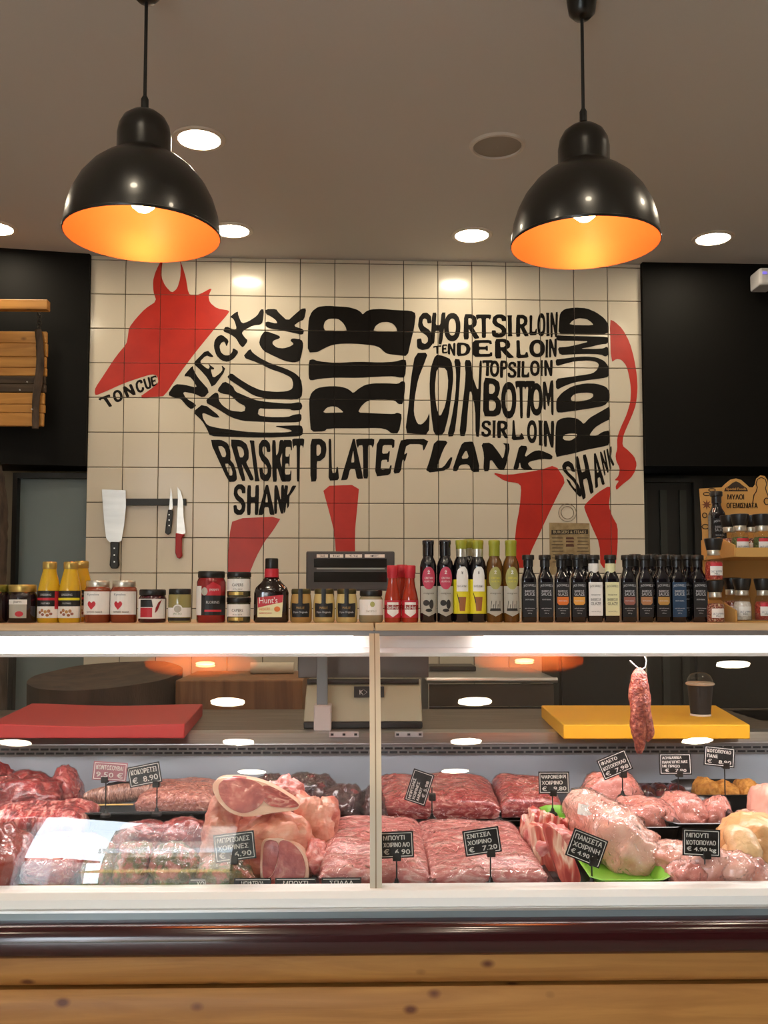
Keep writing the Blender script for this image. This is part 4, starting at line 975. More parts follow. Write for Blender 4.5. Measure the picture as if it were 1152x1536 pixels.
PM = dict(
    gold=mat('lid_gold', S(196, 168, 96), .3, metal=.7), silver=mat('lid_silver', S(216, 212, 200), .28, metal=.85), blacklid=mat('lid_black', S(26, 24, 24), .35),
    white=mat('paper_white', S(232, 230, 226), .6), black=mat('paper_black', S(24, 24, 26), .5), red=mat('paper_red', S(190, 38, 52), .5), grey=mat('paper_grey', S(176, 172, 160), .6),
    dark=gloss('jam_dark', S(34, 18, 22)), mustard=gloss('sauce_mustard', S(212, 172, 36)), tomato=gloss('sauce_tomato', S(132, 58, 34)), plum=gloss('sauce_plum', S(64, 22, 34)), pesto=gloss('pesto_green', S(150, 140, 88)),
    redsauce=gloss('pepper_red', S(138, 28, 32)), bbq=gloss('sauce_brown_black', S(30, 14, 12)), hot=gloss('sauce_hot', S(164, 52, 30)), pale=gloss('mustard_pale', S(198, 178, 118)), amber=gloss('mustard_amber', S(176, 142, 84)),
    darkglass=gloss('dark_glass', S(18, 16, 24)), oil=gloss('oil_gold', S(96, 62, 20)), capers=gloss('capers_brine', S(74, 72, 56)), lime=mat('cap_lime', S(150, 152, 44), .4), yellow=mat('paper_yellow', S(222, 208, 36), .55),
    olive=mat('paper_olive', S(160, 158, 92), .55), pink=mat('paper_pink', S(186, 62, 88), .55), ink=mat('ink_dark', S(40, 38, 36), .7), paleink=mat('ink_pale', S(206, 206, 210), .6), orange=mat('paper_orange', S(222, 118, 44), .5), amberlab=mat('paper_amber', S(222, 160, 70), .5),
    cream=mat('paper_cream', S(226, 222, 176), .55), brown=mat('paper_brown', S(150, 96, 84), .5), tan=mat('paper_tan', S(176, 124, 84), .5), goldlab=mat('paper_gold', S(184, 140, 72), .5), blue=mat('paper_blue', S(40, 66, 94), .45), nut=mat('print_nuts', S(150, 92, 52), .6),
    green=mat('print_green', S(96, 130, 60), .6))
CLEAR = clear('jar_glass', (.97, .98, .97), 1.45, .02)
def jar(xpx, label, cat, body, bm, lid=None, lm=None, Y=BY, group=None, name='sauce_jar', z=None, n=28, sy=1.0, sq=2.0):
    p = at(xpx, 930, Y); k = px(Y)
    t = thing(name, label, cat, (p.x, Y, SHELF if z is None else z), 0, group)
    part('body', MB().lathe([tuple([q[0] * k, q[1] * k] + list(q[2:])) for q in body], n, sq, sy), bm, t, 45)
    if lid: part('lid', MB().lathe([tuple([q[0] * k, q[1] * k] + list(q[2:])) for q in lid], n), lm, t, 45)
    return t
def lab(t, name, m, r, z0, z1, half, a0=0, Y=BY, off=.0004):
    k = px(Y); return part(name, patch(r * k + off, z0 * k, z1 * k, half, a0), m, t)
def labp(t, name, m, r, poly, Y=BY, off=.0007):
    k = px(Y); return part(name, patch(r * k + off, 0, 0, 0, poly=[(x * k, z * k) for x, z in poly]), m, t)
def ltxt(t, s, m, r, z, w, h, Y=BY, off=.0011, x=0, arc=0, rot=0):
    k = px(Y); return part('print', text_mb(s, w * k, h * k, (x * k, 0, z * k), bend=r * k + off, arc=arc, rot=rot), m, t)
bulge = lambda r, h, b=2: [(r - 2, 0), (r, 2), (r, h - 6), (r - 2, h - 2), (r - 4, h)]
lidp = lambda r, z0, z1: [(r - 1, z0), (r, z0 + 1), (r, z1 - 1.5), (r - 1, z1)]

for xp, lb, lm in ((-8, 'dark preserve jar with olive lid cut by the left edge', mat('lid_olive', S(120, 120, 48), .3, metal=.5)), (33, 'dark jam jar with gold lid and silver label, beside yellow bottles', PM['gold'])):
    t = jar(xp, lb, 'jar', bulge(22, 46), PM['dark'], lidp(20, 45, 56), lm, name='jam_jar', group='dark preserve jars')
    lab(t, 'label', PM['grey'], 22, 7, 34, .6); lab(t, 'label_band', PM['white'], 22, 27, 34, .62, off=.0008)
    labp(t, 'fig_print', PM['red'], 22, oval(3, 13, 6, 4)); ltxt(t, 'Jam', PM['ink'], 22, 30.5, 12, 4)
def yellow(xp, Y, lb, stripe, redtab):
    t = jar(xp, lb, 'bottle', [(15, 0), (16.5, 2), (16.5, 44), (15.5, 52), (13, 64), (10, 76), (9.5, 80)], PM['mustard'], [(9.5, 79), (10.3, 80), (10.3, 89), (9.5, 90)], PM['gold'], Y, 'yellow dressing bottles', 'dressing_bottle')
    lab(t, 'label', PM['black'], 16.5, 24, 47, 1.35, Y=Y); lab(t, 'label_lower', PM['white'], 16.5, 7, 24, 1.35, Y=Y)
    lab(t, 'stripe', stripe, 16.5, 33, 36.5, 1.2, Y=Y, off=.0008)
    for i, (nx, nz) in enumerate(((-9, 15), (-5, 18), (-4, 12), (0, 16), (3, 11), (5, 17), (8, 13))): labp(t, 'nut_print', (PM['nut'], PM['tan'], PM['brown'], PM['goldlab'])[i % 4], 16.5, oval(nx, nz, 2.4, 2.0 + .5 * (i % 2)), Y)
    if redtab: lab(t, 'red_tab', PM['red'], 16.5, 20, 46, .22, 1.0, Y, off=.001)
    ltxt(t, 'DRESSING', PM['paleink'], 16.5, 41, 16, 3, Y); ltxt(t, 'MUSTARD', PM['paleink'], 16.5, 28.5, 13, 2.4, Y)
yellow(73, BY, 'yellow dressing bottle with red stripe and red tab on black label', PM['red'], True)
yellow(104.5, BY, 'yellow dressing bottle with lime stripe on black label', PM['yellow'], False)
yellow(121, BY + .075, 'yellow dressing bottle half hidden behind the lime-striped one', PM['red'], False)
for xp, lb in ((146, 'red-brown sauce jar with red heart label next to yellow bottles'), (185.5, 'red-brown sauce jar with red heart label next to small dark red jar')):
    t = jar(xp, lb, 'jar', [(18, 0), (19.5, 2), (19.5, 47), (18, 51), (16, 53)], PM['tomato'], lidp(17, 52, 62), PM['silver'], group='heart label sauce jars')
    lab(t, 'label', PM['white'], 19.5, 12, 46, 1.3)
    hp_ = [(0, 19), (5.5, 25), (6.5, 28), (5, 31), (2.5, 31.5), (0, 29), (-2.5, 31.5), (-5, 31), (-6.5, 28), (-5.5, 25)]
    labp(t, 'heart_print', PM['red'], 19.5, [(x - 4, z) for x, z in hp_])
    ltxt(t, 'Kyvelos', PM['blue'], 19.5, 41, 18, 4, x=-2); ltxt(t, 'tomato sauce', PM['ink'], 19.5, 16, 24, 2.6)
t = jar(228.5, 'small dark jar with black lid and red and white label', 'jar', bulge(20.5, 41), PM['plum'], lidp(19.5, 40, 49), PM['blacklid'])
lab(t, 'label', PM['white'], 20.5, 6, 35, 1.3); labp(t, 'red_print', PM['red'], 20.5, [(-16, 8), (4, 8), (4, 22), (-16, 22)]); labp(t, 'black_print', PM['black'], 20.5, [(-16, 23), (5, 23), (3, 34), (-16, 34)]); labp(t, 'pepper_print', PM['redsauce'], 20.5, [(8, 14), (12, 18), (17, 30), (19, 34), (13, 30), (9, 22)], off=.001)
t = jar(269.5, 'small jar of pale green spread with black lid and round emblem', 'jar', [(16, 0), (17, 1.5), (17, 40), (15, 44)], PM['pesto'], lidp(16.5, 41, 50), PM['blacklid'])
lab(t, 'label', PM['white'], 17, 8, 22, 1.35); labp(t, 'emblem', PM['white'], 17, oval(0, 20, 7.5, 7)); labp(t, 'emblem_ring', PM['grey'], 17, oval(0, 20, 5.5, 5), off=.001); lab(t, 'label_foot', PM['ink'], 17, 3, 7, 1.35); ltxt(t, 'PESTO', PM['green'], 17, 13, 12, 3)
t = jar(316.5, 'tall red pepper jar with black lid and white, red and black label', 'jar', [(20, 0), (21.5, 2), (21.5, 60), (19, 66), (18, 68)], PM['redsauce'], lidp(20, 66, 76), PM['blacklid'])
lab(t, 'label', PM['black'], 21.5, 11, 40, 1.35); lab(t, 'white_print', PM['white'], 21.5, 11, 54, .42, -.98, off=.0007); labp(t, 'red_print', PM['red'], 21.5, [(-4, 40), (18, 40), (18, 54), (6, 60), (-4, 54)]); labp(t, 'emblem', PM['grey'], 21.5, oval(-7, 46, 5, 6), off=.0011)
ltxt(t, 'FLORINIS', PM['paleink'], 21.5, 30, 20, 4, x=6); lab(t, 'red_band', PM['red'], 21.5, 16, 19, .6, .3, off=.0008); ltxt(t, 'peppers', PM['white'], 21.5, 48, 14, 4, x=8)
for z_, lb in ((None, 'lower capers jar of the two stacked beside the tall red jar'), (SHELF + 37.6 * px(BY), 'upper capers jar of the two stacked beside the tall red jar')):
    t = jar(358, lb, 'jar', [(16.5, 0), (17.5, 1.5), (17.5, 28), (16.5, 30)], PM['capers'], lidp(18, 29, 37.4), PM['blacklid'], name='capers_jar', group='stacked capers jars', z=z_)
    lab(t, 'label', PM['white'], 17.5, 9, 27, 1.35); lab(t, 'gold_band', PM['gold'], 17.5, 3, 7.5, .7, -.2); ltxt(t, 'CAPERS', PM['ink'], 17.5, 18, 17, 4); ltxt(t, 'of the island', PM['ink'], 17.5, 12, 14, 2)
# barbecue sauce bottle, flat-shouldered
t = jar(407, 'brown-black barbecue sauce bottle with broad shoulders and red label', 'bottle', [(24, 0, 4), (26, 3, 4), (25.5, 44, 4), (23, 52, 3.5), (15, 60, 3), (11, 66, 2.3), (10, 78, 2)], PM['bbq'], [(9.5, 80), (9.8, 81), (9.8, 94), (9, 95.5)], PM['blacklid'], name='barbecue_sauce_bottle', sy=.6)
k = px(BY)
part('neck_label', MB().lathe([(10.6 * k, 67 * k), (10.4 * k, 80 * k)], 24, cap0=False, cap1=False), PM['red'], t, 45)
fy = -26 * .6 * k * .985
part('label', MB().prism([(-19 * k, 8 * k), (17 * k, 8 * k), (19 * k, 41 * k), (-19 * k, 37 * k)], fy - .0012, fy - .0004), PM['cream'], t)
part('label_top', MB().prism([(-18.5 * k, 22 * k), (-2 * k, 26 * k), (17.6 * k, 30 * k), (19 * k, 41 * k), (-19 * k, 37 * k)], fy - .0016, fy - .0012), PM['red'], t)
part('print', text_mb("Hunt's", 27 * k, 9 * k, (-3 * k, fy - .002, 33 * k), rot=.02), PM['white'], t)
part('print', text_mb("HICKORY", 16 * k, 4 * k, (-8 * k, fy - .0021, 20 * k), rot=.08), PM['orange'], t)
part('print', text_mb("BARBECUE SAUCE", 18 * k, 2.4 * k, (-7 * k, fy - .0021, 14 * k)), PM['red'], t)
part('flame_print', MB().prism([(p[0] * k, p[1] * k) for p in oval(10, 20, 4.5, 4)], fy - .0021, fy - .0012), PM['orange'], t)
for xp, bm, lb in ((451.5, PM['amber'], 'wholegrain mustard jar with dark amber contents and black label'), (486, PM['pale'], 'pale mustard jar with black label, middle of the three'), (520, PM['pale'], 'pale mustard jar with black label, beside the white label jar')):
    t = jar(xp, lb, 'jar', [(14, 0), (16, 2), (16.5, 14), (16, 30), (14.5, 40), (13.5, 43)], bm, lidp(14.5, 42, 50), mat('lid_bronze', S(92, 84, 52), .35, metal=.6), name='mustard_jar', group='mustard jars with black labels')
    labp(t, 'label', PM['black'], 16.5, [(-14, 8), (14, 8), (15.5, 22), (15, 29), (5, 28), (0, 30), (-5, 28), (-15, 29), (-15.5, 22)]); lab(t, 'seal_strip', PM['black'], 15.8, 28, 50, .2, off=.001)
    ltxt(t, 'MAILLE', PM['goldlab'], 16.5, 22, 12, 3.4); ltxt(t, 'Dijon Originale', PM['paleink'], 16.5, 15, 22, 3.6)
t = jar(556.5, 'jar of white beans with black lid and white label', 'jar', bulge(18, 40), gloss('beans_pale', S(150, 140, 112)), lidp(17, 39, 48), PM['blacklid'])
lab(t, 'label', PM['white'], 18, 11, 34, 1.3); labp(t, 'emblem', PM['olive'], 18, oval(2, 27, 3.6, 4)); ltxt(t, 'ΣΚΟΡΔΟ', PM['grey'], 18, 17, 16, 3)
def hot(xp, Y, lb):
    t = jar(xp, lb, 'bottle', [(11.5, 0), (12.5, 2), (12.5, 34), (11, 42), (8, 54), (7, 62), (7, 68)], PM['hot'], [(7.6, 66), (8, 67), (8, 73), (8.6, 74), (8.6, 84), (7.6, 85)], PM['red'], Y, 'hot sauce bottles', 'hot_sauce_bottle')
    lab(t, 'label', PM['red'], 12.5, 7, 33, 1.35, Y=Y); labp(t, 'label_white', PM['white'], 12.5, [(-9, 14), (0, 8), (9, 14), (9, 30), (-9, 30)], Y)
    lab(t, 'red_band', PM['redsauce'], 12.5, 19, 26, 1.2, Y=Y, off=.001); ltxt(t, 'RedHot', PM['white'], 12.5, 22.5, 18, 6, Y, off=.0014)
hot(589, BY, 'red hot sauce bottle standing next to the white bean jar'); hot(615, BY, 'red hot sauce bottle standing next to the tall dark bottle'); hot(603, BY + .07, 'red hot sauce bottle hidden behind the other two')
def tall(xp, Y, lb, kind):
    cap, bm = {'pink': (PM['darkglass'], PM['darkglass']), 'yellow': (PM['lime'], PM['darkglass']), 'olive': (PM['lime'], PM['oil'])}[kind]
    t = jar(xp, lb, 'bottle', [(11.5, 0), (12.5, 2), (12.5, 84), (11, 91), (8, 97), (7.5, 104), (7.5, 108)], bm, [(8, 99 if kind != 'yellow' else 109), (8.3, 100 if kind != 'yellow' else 110), (8.3, 116), (8.8, 117), (8.8, 122), (8, 123)], cap, Y, 'tall dressing bottles', 'dressing_bottle')
    ltx = lambda *a, **q: ltxt(t, *a, Y=Y, **q)
    if kind == 'yellow':
        part('neck_foil', MB().lathe([(8.2 * px(Y), 98 * px(Y)), (8.2 * px(Y), 110 * px(Y))], 24, cap0=False, cap1=False), PM['silver'], t, 45)
        lab(t, 'label', PM['yellow'], 12.5, 13, 64, 1.35, Y=Y); labp(t, 'label_white', PM['white'], 12.5, [(-9, 46), (10, 46), (10, 70), (8, 78), (4, 83), (-2, 83), (-7, 78), (-9, 70)], Y)
        labp(t, 'glass_print', PM['nut'], 12.5, [(-4, 17), (4, 17), (6, 38), (-6, 38)], Y); labp(t, 'stem_print', PM['ink'], 12.5, [(-9, 44), (-8, 44), (-4, 30), (-5, 28)], Y, off=.001)
        ltx('ΒΑΛΣΑΜΙΚΟ', PM['ink'], 12.5, 54, 15, 3.2); ltx('¥', PM['ink'], 12.5, 74, 3, 5)
    else:
        lab(t, 'label', PM['grey'], 12.5, 14, 54, 1.15, Y=Y); labp(t, 'label_point', PM['grey'], 12.5, [(-11, 14), (0, 9), (11, 14)], Y, off=.0004)
        labp(t, 'oval_label', PM['pink'] if kind == 'pink' else PM['olive'], 12.5, oval(0, 66, 10.5, 17), Y)
        ltx('CRETAN', PM['white'] if kind == 'pink' else PM['yellow'], 12.5, 66, 13, 3); ltx('OLIVE OIL', PM['white'] if kind == 'pink' else PM['yellow'], 12.5, 61, 14, 2.6); ltx('ž', PM['white'], 12.5, 75, 4, 6)
        if kind == 'pink':
            labp(t, 'fruit_print', PM['ink'], 12.5, oval(-4, 29, 5, 4.5), Y, off=.001); labp(t, 'fruit_print', PM['ink'], 12.5, oval(4, 27, 3.5, 7), Y, off=.001); labp(t, 'fruit_print', PM['ink'], 12.5, oval(0, 18, 5, 2.5), Y, off=.001)
        else:
            for i in range(5): labp(t, 'grass_print', PM['ink'], 12.5, [(-8 + i * 3.6, 18), (-7.4 + i * 3.6, 18), (-5.4 + i * 3.2, 32 - (i % 2) * 5), (-6.4 + i * 3.2, 32 - (i % 2) * 5)], Y, off=.001)
            labp(t, 'grass_print', PM['ink'], 12.5, [(-9, 17), (9, 17), (8, 21), (-8, 21)], Y, off=.001)
        ltx('vinaigrette', PM['ink'], 12.5, 43, 17, 3)
tall(642.5, BY, 'tall dark bottle with pink oval label next to hot sauce', 'pink'); tall(668, BY, 'tall dark bottle with pink oval label next to yellow labels', 'pink')
tall(692.5, BY, 'tall lime-capped bottle with yellow label next to pink labels', 'yellow'); tall(717, BY, 'tall lime-capped bottle with yellow label next to olive labels', 'yellow'); tall(704, BY + .08, 'tall lime-capped bottle behind the two yellow-labelled ones', 'yellow')
tall(742, BY, 'tall lime-capped bottle with olive oval label next to yellow labels', 'olive'); tall(767, BY, 'tall lime-capped bottle with olive oval label next to black sauces', 'olive')
# square barbecue sauce bottles
def square(xp, Y, lb, style, z=None, name='square_sauce_bottle'):
    k = px(Y); p = at(xp, 930, Y)
    t = thing(name, lb, 'bottle', (p.x, Y, SHELF if z is None else z), 0, 'square barbecue sauce bottles')
    part('body', MB().lathe([(10 * k, 0, 7), (11 * k, 1.5 * k, 7), (11 * k, 64 * k, 7), (10 * k, 69 * k, 5), (7.5 * k, 75 * k, 3), (6.6 * k, 80 * k, 2), (6.6 * k, 90 * k, 2)], 32), PM['darkglass'], t, 40)
    part('cap', MB().lathe([(7.4 * k, 83 * k), (7.4 * k, 93 * k), (9.2 * k, 94 * k), (9.2 * k, 100 * k), (8.4 * k, 101 * k)], 24), PM['blacklid'], t, 40)
    fy = -11.0 * k
    box = lambda n, m, x0, x1, z0, z1, d: part(n, MB().box(x0 * k, x1 * k, fy - d, fy + .0006, z0 * k, z1 * k), m, t)
    tx = lambda s, m, z, w, h, d=.0012, arc=0: part('print', text_mb(s, w * k, h * k, (0, fy - d, z * k), arc=arc), m, t)
    if style in ('white', 'cream'):
        part('neck_label', MB().lathe([(7.9 * k, 74 * k), (7.9 * k, 88 * k)], 24, cap0=False, cap1=False), PM[style], t, 45)
        box('label', PM[style], -10.3, 10.3, 10, 60, .0006)
        ik = PM['ink']; tx("JACK DANIEL'S", ik, 53, 17, 4.5, arc=.8); tx('BARBECUE', ik, 34, 15, 4); tx('GLAZE', ik, 28, 15, 4.6); tx('TENNESSEE HONEY', ik, 41, 14, 2.2); tx('net wt 275 g', ik, 16, 13, 2)
    else:
        acc = {'plain': 'black', 'orange': 'orange', 'amber': 'amberlab', 'brown': 'brown', 'tan': 'tan', 'gold': 'goldlab', 'blue': 'blue', 'dark': 'black'}[style]
        box('label', PM['black'] if style != 'blue' else PM['blue'], -10.3, 10.3, 8, 60, .0004)
        ik = PM['paleink']
        tx("JACK DANIEL'S", ik, 54, 18, 4.6, arc=.9); tx('BARBECUE', ik, 46.5, 14, 3.2); tx('GLAZE' if style in ('orange', 'amber') else 'SAUCE', ik, 42, 15, 4.6)
        if acc != 'black':
            part('accent', MB().prism([(-8.5 * k, 38 * k), (-8.5 * k, 29 * k), (-6 * k, 26 * k), (6 * k, 26 * k), (8.5 * k, 29 * k), (8.5 * k, 38 * k)], fy - .0008, fy - .0003), PM[acc], t)
        tx('SMOOTH ORIGINAL', ik, 34 if acc == 'black' else 32, 13, 2); tx('made with tennessee', ik, 21, 15, 1.8); tx('whiskey', ik, 17.5, 9, 1.8); tx('280 g', ik, 13.5, 6, 2)
    return t
for xp, st, lb in ((793, 'plain', 'square sauce bottle, plain black label, next to olive-labelled bottle'), (818, 'plain', 'square sauce bottle, plain black label, next to the orange patch label'), (842.5, 'orange', 'square sauce bottle with bright orange patch on black label'),
                   (867, 'amber', 'square sauce bottle with amber patch, next to the white label'), (891.5, 'white', 'square sauce bottle with white label and white neck band'), (916.5, 'cream', 'square sauce bottle with cream label and cream neck band'),
                   (942, 'brown', 'square sauce bottle with dull pink patch, next to the cream label'), (967.5, 'tan', 'square sauce bottle with tan patch on black label'), (993, 'gold', 'square sauce bottle with gold patch, next to the blue label'),
                   (1016.5, 'blue', 'square sauce bottle with blue label'), (1048, 'dark', 'square sauce bottle, plain black label, next to the stacked grinders')):
    square(xp, BY, lb, st)
for i, (xp, b) in enumerate(((853, 'orange and amber patched'), (878, 'amber patched and white labelled'), (954, 'pink and tan patched'), (979, 'tan and gold patched'), (1004, 'gold and blue labelled'))):
    square(xp, BY + .075, 'square black bottle in the back row between the %s ones' % b, 'dark')
square(1033, BY + .04, 'square black bottle set back between the blue label and the last one', 'dark')
# spice grinders and their cardboard display
herbs = {'mixed': nmat('pepper_mix', [(.35, S(40, 30, 24)), (.5, S(150, 60, 44)), (.65, S(200, 180, 150))], 300, rough=.7), 'red': nmat('chilli_mix', [(.35, S(120, 30, 24)), (.6, S(190, 70, 50)), (.75, S(210, 190, 160))], 260, rough=.7), 'green': nmat('herb_mix', [(.35, S(56, 66, 34)), (.6, S(110, 116, 66)), (.75, S(160, 150, 110))], 260, rough=.8), 'salt': nmat('salt', [(.4, S(206, 196, 186)), (.7, S(232, 226, 220))], 260, rough=.6)}
def grinder(xp, Y, z, lb, fill, band='white', H=1.0):
    p = at(xp, 930, Y); k = px(Y) * H
    t = thing('spice_grinder', lb, 'spice grinder', (p.x, Y, z), 0, 'spice grinders')
    part('glass_body', MB().lathe([(12.5 * k, 0), (13.2 * k, 1.5 * k), (13.2 * k, 24 * k), (11.5 * k, 34 * k), (9 * k, 38 * k)], 24), CLEAR, t, 45)
    part('spice', MB().lathe([(12 * k, 1.2 * k), (12.6 * k, 2.5 * k), (12.6 * k, 22 * k), (10.8 * k, 28 * k), (2 * k, 29 * k)], 20), herbs[fill], t, 45)
    part('silver_ring', MB().lathe([(9 * k, 37.5 * k), (9.4 * k, 38 * k), (9.4 * k, 45 * k), (9 * k, 45.5 * k)], 24), PM['silver'], t, 45)
    part('cap', MB().lathe([(10 * k, 45.5 * k), (10.5 * k, 46 * k), (13.6 * k, 60 * k), (13.6 * k, 62.5 * k), (12.8 * k, 63.2 * k)], 28), PM['blacklid'], t, 45)
    part('label', patch(13.2 * k + .0006, 7 * k, 21 * k, .75), PM[band], t)
    if fill in ('red', 'green'): part('label_top', patch(13.2 * k + .001, 21 * k, 26 * k, .7), PM['red'], t)
    part('print', text_mb('SALT & PEPPER', 17 * k, 3 * k, (0, 0, 13 * k), bend=13.2 * k + .0014), PM['blue'], t)
    part('print', text_mb('MILL', 8 * k, 2.6 * k, (0, 0, 9.5 * k), bend=13.2 * k + .0014), PM['ink'], t)
GH = 63.4 * px(2.27)
grinder(1073.5, 2.27, SHELF, 'lower grinder of the two stacked beside the square bottles', 'mixed')
grinder(1072.5, 2.27, SHELF + GH, 'upper grinder with red mix, stacked beside the square bottles', 'red')
dX = at(1104, 900, 2.25).x
kb = mat('kraft_card', S(198, 152, 84), .75, bump=.05, bscale=60)
stand = thing('spice_display', 'kraft cardboard display with printed header holding spice grinders', 'display stand', (dX + .2, 2.36, SHELF))
uz = at(1120, 836, 2.27).z
dY = 2.47
fpx = lambda x, y: (at(x, y, dY).x, at(x, y, dY).z)
hdr = [(1049.5, 733), (1083, 731), (1088, 726), (1096, 719.5), (1104, 717.5), (1112, 720), (1120, 727), (1124, 731), (1130, 731), (1133, 727), (1135, 718), (1141, 713), (1147, 714), (1151, 720), (1153, 731), (1250, 733), (1250, 937), (1056, 937), (1055, 880), (1054, 800)]
bp_ = part('back_panel', MB().prism([fpx(*q) for q in hdr], dY, dY + .004), kb, stand, world=True)
dk = mat('display_print', S(54, 38, 24), .7)
pt = lambda s, x, y, w, h, m=dk, d=.0006: part('print', text_mb(s, w * px(dY), h * px(dY), (fpx(x, y)[0], dY - d, fpx(x, y)[1]), bold=.0007), m, bp_, world=True)
pt('ΜΥΛΟΙ', 1103.5, 745.5, 25, 8); pt('ΟΓΕΜΙΣΜΑΤΑ', 1113, 758.5, 47, 8)
lg = part('logo_plate', MB().prism([fpx(*q) for q in [(1086, 737), (1088, 732), (1093, 729), (1099, 724), (1104, 722), (1109, 724), (1115, 729), (1120, 732), (1122, 737)]], dY - .0006, dY), dk, bp_, world=True)
pt('Special Foods', 1104, 734, 30, 4.4, kb, .0012)
star = []
for i in range(16):
    a = math.pi * i / 8; r_ = 8 if i % 2 == 0 else 3.4
    star.append(fpx(1060 + r_ * math.cos(a), 757 + r_ * math.sin(a)))
part('star_anise_print', MB().prism(star, dY - .0006, dY), mat('print_brown', S(112, 62, 34), .7), bp_, world=True)
for (x, y, a, b) in ((1060, 741, 5, 2.4), (1068, 735, 5, 2.2), (1057, 773, 3.4, 3.6), (1058, 790, 5, 3.4), (1150, 752, 4, 5)):
    part('spice_print', MB().tube([(fpx(x + a * math.cos(t), y)[0], dY - .0004, fpx(x, y + b * math.sin(t))[1]) for t in [2 * math.pi * i / 12 for i in range(12)]], .0014, 5, closed=True), dk, bp_, world=True)
mo = [(1128, 760), (1131, 742), (1134, 738), (1136, 731), (1134, 726), (1136, 719), (1142, 716), (1148, 719), (1150, 726), (1148, 732), (1150, 739), (1152, 743), (1154, 760)]
part('mill_print', MB().tube([(fpx(*q)[0], dY - .0004, fpx(*q)[1]) for q in mo], .0013, 5), dk, bp_, world=True)
for zz_, zt_ in ((SHELF, .0), (uz, .0)):
    part('tray_floor', MB().box(dX, dX + .42, 2.25, dY, zz_ + .0005, zz_ + .004), kb, stand, world=True)
    h_ = .052
    part('tray_side', MB().prism([(2.25, zz_ + .0005), (2.25, zz_ + .028), (2.35, zz_ + h_), (dY, zz_ + h_), (dY, zz_ + .0005)], dX - .002, dX + .002, 'YZ'), kb, stand, world=True)
    part('tray_front', MB().box(dX + .002, dX + .42, 2.248, 2.251, zz_ + .0005, zz_ + .022), CLEAR if zz_ == SHELF else kb, stand, world=True)
part('tray_leg', MB().box(dX + .004, dX + .03, dY - .03, dY, SHELF, uz), kb, stand, world=True)
for xp, Y, z, lb, f in ((1113, 2.285, uz + .0042, 'grinder with green herbs at the front left of upper tray', 'green'), (1146, 2.285, uz + .0042, 'grinder with green herbs at the right of upper tray', 'green'), (1097, 2.36, uz + .0042, 'grinder in the second row of upper tray, behind front left one', 'mixed'),
                        (1130, 2.36, uz + .0042, 'grinder in the second row of upper tray, between the front two', 'mixed'),
                        (1114, 2.285, SHELF + .0042, 'grinder of pale salt at the front left of lower tray', 'salt'), (1146, 2.285, SHELF + .0042, 'grinder of red mix at the right of lower tray', 'red'), (1099, 2.36, SHELF + .0042, 'grinder in the second row of lower tray, at its left end', 'mixed')):
    grinder(xp, Y, z, lb, f)
square(1078.5, 2.415, 'square black sauce bottle standing in the cardboard display under the header', 'plain', uz + .0042)

